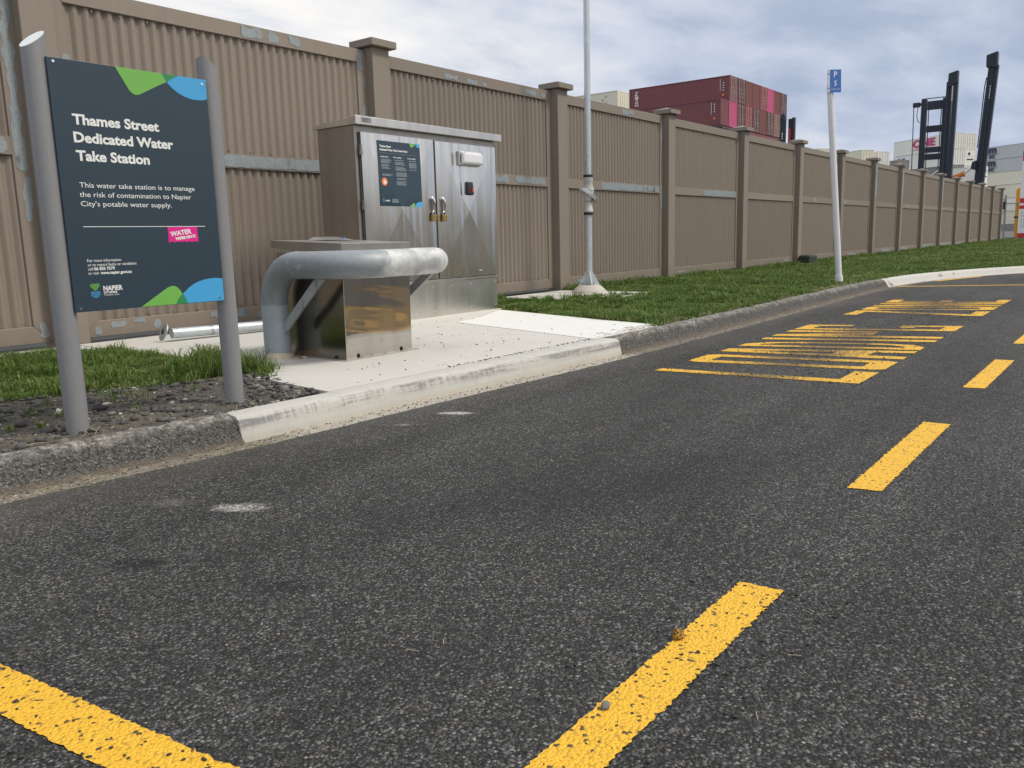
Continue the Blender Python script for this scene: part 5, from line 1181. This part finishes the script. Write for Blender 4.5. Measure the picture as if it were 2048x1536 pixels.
Dp = [(25.5, -4), (27, -5), (50, -5), (70, 7.0), (70, 8.0), (26, 7.93), (24.5, 2)]
grass("far grass verge beyond the bend of the kerb", Dp, [], 330, .05, .085, .035, -.03, 28, .8)
grass("thin grass growing along the foot of the fence", [(8.4, 7.6), (70, 7.6), (70, 8.1), (8.4, 8.1)], [polepad], 700, .06, .16, .012, -.03, 29)

def tufts(label, poly, excl, count, nb, rad, h0, h1, wid, z, seed):
    r = np.random.default_rng(seed); P = np.asarray(poly); x0, y0 = P.min(0); x1, y1 = P.max(0)
    cx = r.uniform(x0, x1, count * 4); cy = r.uniform(y0, y1, count * 4); k = pip(poly, cx, cy)
    for e in excl: k &= ~pip(e, cx, cy)
    cx, cy = cx[k][:count], cy[k][:count]; m = len(cx); sz = r.uniform(.5, 1.1, m); n = m * nb; ci = np.repeat(np.arange(m), nb)
    th = r.uniform(0, 2 * PI, n); rr = rad * np.sqrt(r.random(n)) * sz[ci]; x = cx[ci] + np.cos(th) * rr; y = cy[ci] + np.sin(th) * rr
    h = r.uniform(h0, h1, n) * sz[ci]; tt = th + r.normal(0, .7, n); dx, dy = np.cos(tt), np.sin(tt); ln = h * r.uniform(.25, 1.25, n); w_ = wid * r.uniform(.6, 1.25, n)
    bx_, by_ = -dy * w_ / 2, dx * w_ / 2; Z = np.full(n, z)
    S = lambda a, b, c: np.stack([a, b, c], 1); rows = []
    for f, zf, wf in ((0, 0, .8), (.22, .55, 1.0), (.58, .90, .75)):
        rows += [S(x + dx * ln * f - bx_ * wf, y + dy * ln * f - by_ * wf, Z + h * zf), S(x + dx * ln * f + bx_ * wf, y + dy * ln * f + by_ * wf, Z + h * zf)]
    rows.append(S(x + dx * ln, y + dy * ln, Z + h * (.92 - .15 * ln / h)))
    V = np.stack(rows, 1).reshape(-1, 3); b = np.arange(n) * 7
    F = np.concatenate([np.stack(q, 1) for q in ([b, b + 1, b + 3], [b, b + 3, b + 2], [b + 2, b + 3, b + 5], [b + 2, b + 5, b + 4], [b + 4, b + 5, b + 6])])
    rn = np.clip(r.random(n) * .55 + (r.random(m) * .5)[ci], 0, 1); o = npmesh("grass_tufts", V, F, M['grass'], np.repeat(rn, 7)); return tag(o, label, None, None, 'stuff')
tufts("coarse dark and pale grass tufts in the verge beyond the slab", Bp, [padpoly, polepad], 300, 30, .06, .06, .14, .0085, -.03, 61)
tufts("coarse grass tufts in the verge by the white sign post", Cp, [], 160, 22, .09, .06, .12, .014, -.03, 62)
tufts("broad bladed tufts in the grass behind the sign", A_, [], 70, 34, .05, .06, .14, .0065, -.026, 63)
tufts("single tufts standing against the pale concrete behind the sign", [(2.75, 5.0), (3.1, 4.97), (3.55, 5.1), (3.62, 5.7), (3.3, 5.5)], [], 14, 36, .05, .10, .20, .0065, -.02, 64)
tufts("small weeds in the gravel", [(1.6, 4.3), (2.9, 4.3), (2.9, 4.9), (1.6, 5.1)], [], 9, 16, .03, .03, .08, .005, -.02, 65)
tufts("tuft beside the right sign post at the pad edge", [(3.30, 4.65), (3.5, 4.72), (3.62, 5.05), (3.45, 5.05)], [], 5, 40, .05, .08, .17, .0065, -.02, 66)

# ================================================================== STONES, CHIPS
ico = [(-.526, 0, .851), (.526, 0, .851), (-.526, 0, -.851), (.526, 0, -.851), (0, .851, .526), (0, .851, -.526), (0, -.851, .526), (0, -.851, -.526), (.851, .526, 0), (-.851, .526, 0), (.851, -.526, 0), (-.851, -.526, 0)]
icf = [(0, 4, 1), (0, 9, 4), (9, 5, 4), (4, 5, 8), (4, 8, 1), (8, 10, 1), (8, 3, 10), (5, 3, 8), (5, 2, 3), (2, 7, 3), (7, 10, 3), (7, 6, 10), (7, 11, 6), (11, 0, 6), (0, 1, 6), (6, 1, 10), (9, 0, 11), (9, 11, 2), (9, 2, 5), (7, 2, 11)]
def stones(name, label, poly, n, r0, r1, z, seed, mat, power=3.0, flat=.6, excl=(), smooth=True, lift=.35):
    r = np.random.default_rng(seed); P = np.asarray(poly); x0, y0 = P.min(0); x1, y1 = P.max(0)
    x = r.uniform(x0, x1, n * 3); y = r.uniform(y0, y1, n * 3); k = pip(poly, x, y)
    for e in excl: k &= ~pip(e, x, y)
    x, y = x[k][:n], y[k][:n]; n = len(x); s = r0 + (r1 - r0) * r.random(n) ** power
    I = np.asarray(ico); V = I[None] * (1 + r.uniform(-.22, .22, (n, 12, 1))); V = V * np.stack([s * r.uniform(.8, 1.4, n), s * r.uniform(.7, 1.1, n), s * flat * r.uniform(.7, 1.1, n)], 1)[:, None, :]
    a = r.uniform(0, PI, n); ca, sa = np.cos(a)[:, None], np.sin(a)[:, None]; X_ = V[:, :, 0] * ca - V[:, :, 1] * sa; Y_ = V[:, :, 0] * sa + V[:, :, 1] * ca
    V = np.stack([X_ + x[:, None], Y_ + y[:, None], V[:, :, 2] + (z + s * flat * lift)[:, None]], 2).reshape(-1, 3)
    F = (np.asarray(icf)[None] + (np.arange(n) * 12)[:, None, None]).reshape(-1, 3)
    o = npmesh(name, V, F, M[mat], np.repeat(r.random(n), 12))
    if smooth: o.data.shade_smooth()
    return tag(o, label, None, None, 'stuff')
gbed = kb(-1.2, 3.15, .21) + [(3.2, 4.1), (3.3, 4.45), (3.45, 4.72), (3.3, 4.98), (2.85, 5.0), (2.6, 5.2), (2.1, 5.35), (1.6, 5.45), (-1.2, 5.5)]
stones("gravel", "dark grey river gravel around the sign posts", gbed, 11000, .003, .015, -.018, 41, 'stone', 2.6)
stones("gravel", "larger rounded stones in the gravel around the sign posts", gbed, 760, .012, .034, -.016, 42, 'stone', 2.2, .6, lift=.5)
stones("gravel", "stones gathered where gravel meets the concrete pad", [(2.9, 3.85), (3.15, 3.85), (3.3, 4.4), (3.5, 4.8), (3.3, 4.85), (3.0, 4.3)], 260, .010, .026, -.012, 43, 'stone', 1.6, .6)
gut = [tuple(koff(i, -.145)) for i in range(0, len(KC), 5) if -1 < KC[i].x < 16] + [tuple(koff(i, .0)) for i in range(0, len(KC), 5) if -1 < KC[i].x < 16][::-1]
stones("grit", "loose grit lying in the gutter", gut, 2600, .002, .0065, RZ - .003, 44, 'stone', 2)
stones("grit", "small dark chips scattered on the concrete", [(3.3, 3.8), (7.2, 3.75), (8.0, 6.3), (4.8, 6.4), (4.9, 4.3), (3.7, 4.5)], 210, .003, .011, .001, 45, 'chips', 3)
stones("grit", "line of dark crumbs along the joint between kerb and concrete", [(4.2, 3.755), (7.1, 3.70), (7.1, 3.75), (4.2, 3.80)], 420, .002, .007, .001, 46, 'chips', 2)
lanes = [(.95, .60), (2.2, .55), (2.2, 1.0), (.95, 1.0)]
stones("grit", "loose dark chips on the nearest yellow dash and the broad line", lanes, 170, .0022, .0055, RZ + .003, 47, 'chips', 2)
stones("grit", "loose dark chips on the broad yellow line", [(.60, 1.1), (.88, 1.1), (.80, 2.2), (.55, 2.2)], 130, .0022, .007, RZ + .003, 48, 'chips', 2)
stones("grit", "loose chips over the LOADING ZONE letters", [(5.4, 1.4), (13, 1.4), (12.5, 2.85), (5.4, 2.95)], 1500, .003, .009, RZ + .003, 49, 'chips', 2.5)
stones("grit", "loose pale and dark chips scattered over the road", [(.5, .2), (8, -2), (8, 3.3), (1.0, 3.4), (.4, 2)], 1500, .002, .0045, RZ, 50, 'stone', 2)
# singled-out stones
def stone(x, y, z, s, mat, lab, seed, sc=(1.3, .9, .6)):
    bm = bmesh.new(); bmesh.ops.create_icosphere(bm, subdivisions=2, radius=s)
    for v in bm.verts: v.co = Vector((v.co.x * sc[0], v.co.y * sc[1], v.co.z * sc[2])) * (1 + .5 * noise.noise(v.co * (1.9 / s) + Vector((seed, 0, 0))))
    m = bpy.data.meshes.new("stone"); bm.to_mesh(m); bm.free(); m.materials.append(mat); m.shade_smooth(); o = bpy.data.objects.new("stone", m); C.objects.link(o); o.location = (x, y, z); return tag(o, lab, "stone")
sp_ = plain("pale_stone", (.62, .57, .48), .7, 0, .1, 40); sg_ = plain("grey_stone", (.15, .15, .14), .8, 0, .25, 40); k_ = NB("clod"); cl_ = k_.done(k_.mix(k_.step(k_.noise(190, 3, .7), .46, .56), (.50, .28, .03), (.025, .015, .008)), .9, 0, k_.bump(k_.noise(150, 3), 1.0, .01))
stone(2.255, 4.615, .0, .017, sp_, "small cream oval pebble in the gravel between the sign posts", 1); stone(1.99, 4.60, .004, .020, sp_, "rough white stone in the gravel right of the left sign post", 4, (1, 1, .9))
stone(1.25, 4.36, .004, .045, sg_, "largest grey rounded stone at the left edge of the gravel", 7); stone(3.03, 4.02, .012, .032, sg_, "grey stone standing at the corner where kerb, gravel and concrete meet", 9, (1, .9, .9))
stone(1.385, .835, RZ + .006, .011, sg_, "loose brown chip lying on the nearest yellow dash", 12, (1.2, .9, .7))
# clod stuck on the dash edge
o = stone(1.75, .845, RZ + .010, .017, cl_, "yellow stained clod of dirt stuck on the nearest yellow dash", 15, (1.1, .9, .9))
# dead grass in the gutter and on the road
mb = MB(); r_ = random.Random(77)
for k in range(90):
    i = r_.randrange(len(KC)); 
    x = r_.choice([r_.gauss(1.55, .12), r_.gauss(2.55, .2), r_.uniform(1, 9)]); i = min(range(0, len(KC), 4), key=lambda q: abs(KC[q].x - x)); p = koff(i, r_.uniform(-.13, -.01)); t = r_.gauss(0, .5); L2 = r_.uniform(.02, .07)
    mb.tube([(p.x, p.y, RZ + .002), (p.x + math.cos(t) * L2, p.y + math.sin(t) * L2, RZ + r_.uniform(.002, .014))], .0011, 3, cap=False)
for k in range(26):
    x, y = r_.uniform(1.0, 5), r_.uniform(.4, 3.2); t = r_.uniform(0, PI); L2 = r_.uniform(.015, .04); mb.tube([(x, y, RZ + .003), (x + math.cos(t) * L2, y + math.sin(t) * L2, RZ + .005)], .0009, 3, cap=False)
tag(mb.build("dry_grass", M['straw']), "dry stalks lying in the gutter and on the road", None, None, 'stuff')
mb = MB(); r_ = random.Random(31)
for k in range(420):
    x = r_.uniform(6.3, 15.5) if r_.random() < .97 else r_.uniform(.5, 3.0); i = min(len(KC) - 1, max(0, int((x + 4.0) / .04))); i = min(range(max(0, i - 60), min(len(KC), i + 60)), key=lambda q: abs(KC[q].x - x))
    p = koff(i, r_.uniform(.16, .34)); t = r_.uniform(0, PI); L2 = r_.uniform(.03, .09)
    mb.tube([(p.x, p.y, .004), (p.x + math.cos(t) * L2 * .5, p.y + math.sin(t) * L2 * .5, r_.uniform(.006, .025)), (p.x + math.cos(t + .3) * L2, p.y + math.sin(t + .3) * L2, .006)], .0016, 3, cap=False)
tag(mb.build("dry_grass", M['straw']), "dry clippings along the back of the old kerb", None, None, 'stuff')
# scraps of torn mortar bag beside the hoop leg
mb = MB(); r_ = random.Random(4)
for k in range(7):
    x, y = 4.02 + r_.uniform(-.02, .10), 5.10 + r_.uniform(-.06, .06); t = r_.uniform(0, PI); a_ = r_.uniform(.02, .045)
    mb.add([(x, y, .002), (x + a_ * math.cos(t), y + a_ * math.sin(t), .012), (x + a_ * math.cos(t + .9), y + a_ * math.sin(t + .9), .018), (x + a_ * .4 * math.cos(t + 1.7), y + a_ * .4 * math.sin(t + 1.7), .004)], [(0, 1, 2, 3)])
tag(mb.build("paper_scraps", M['mortar']), "pale torn scraps at the foot of the pipe hoop", None, None, 'stuff')
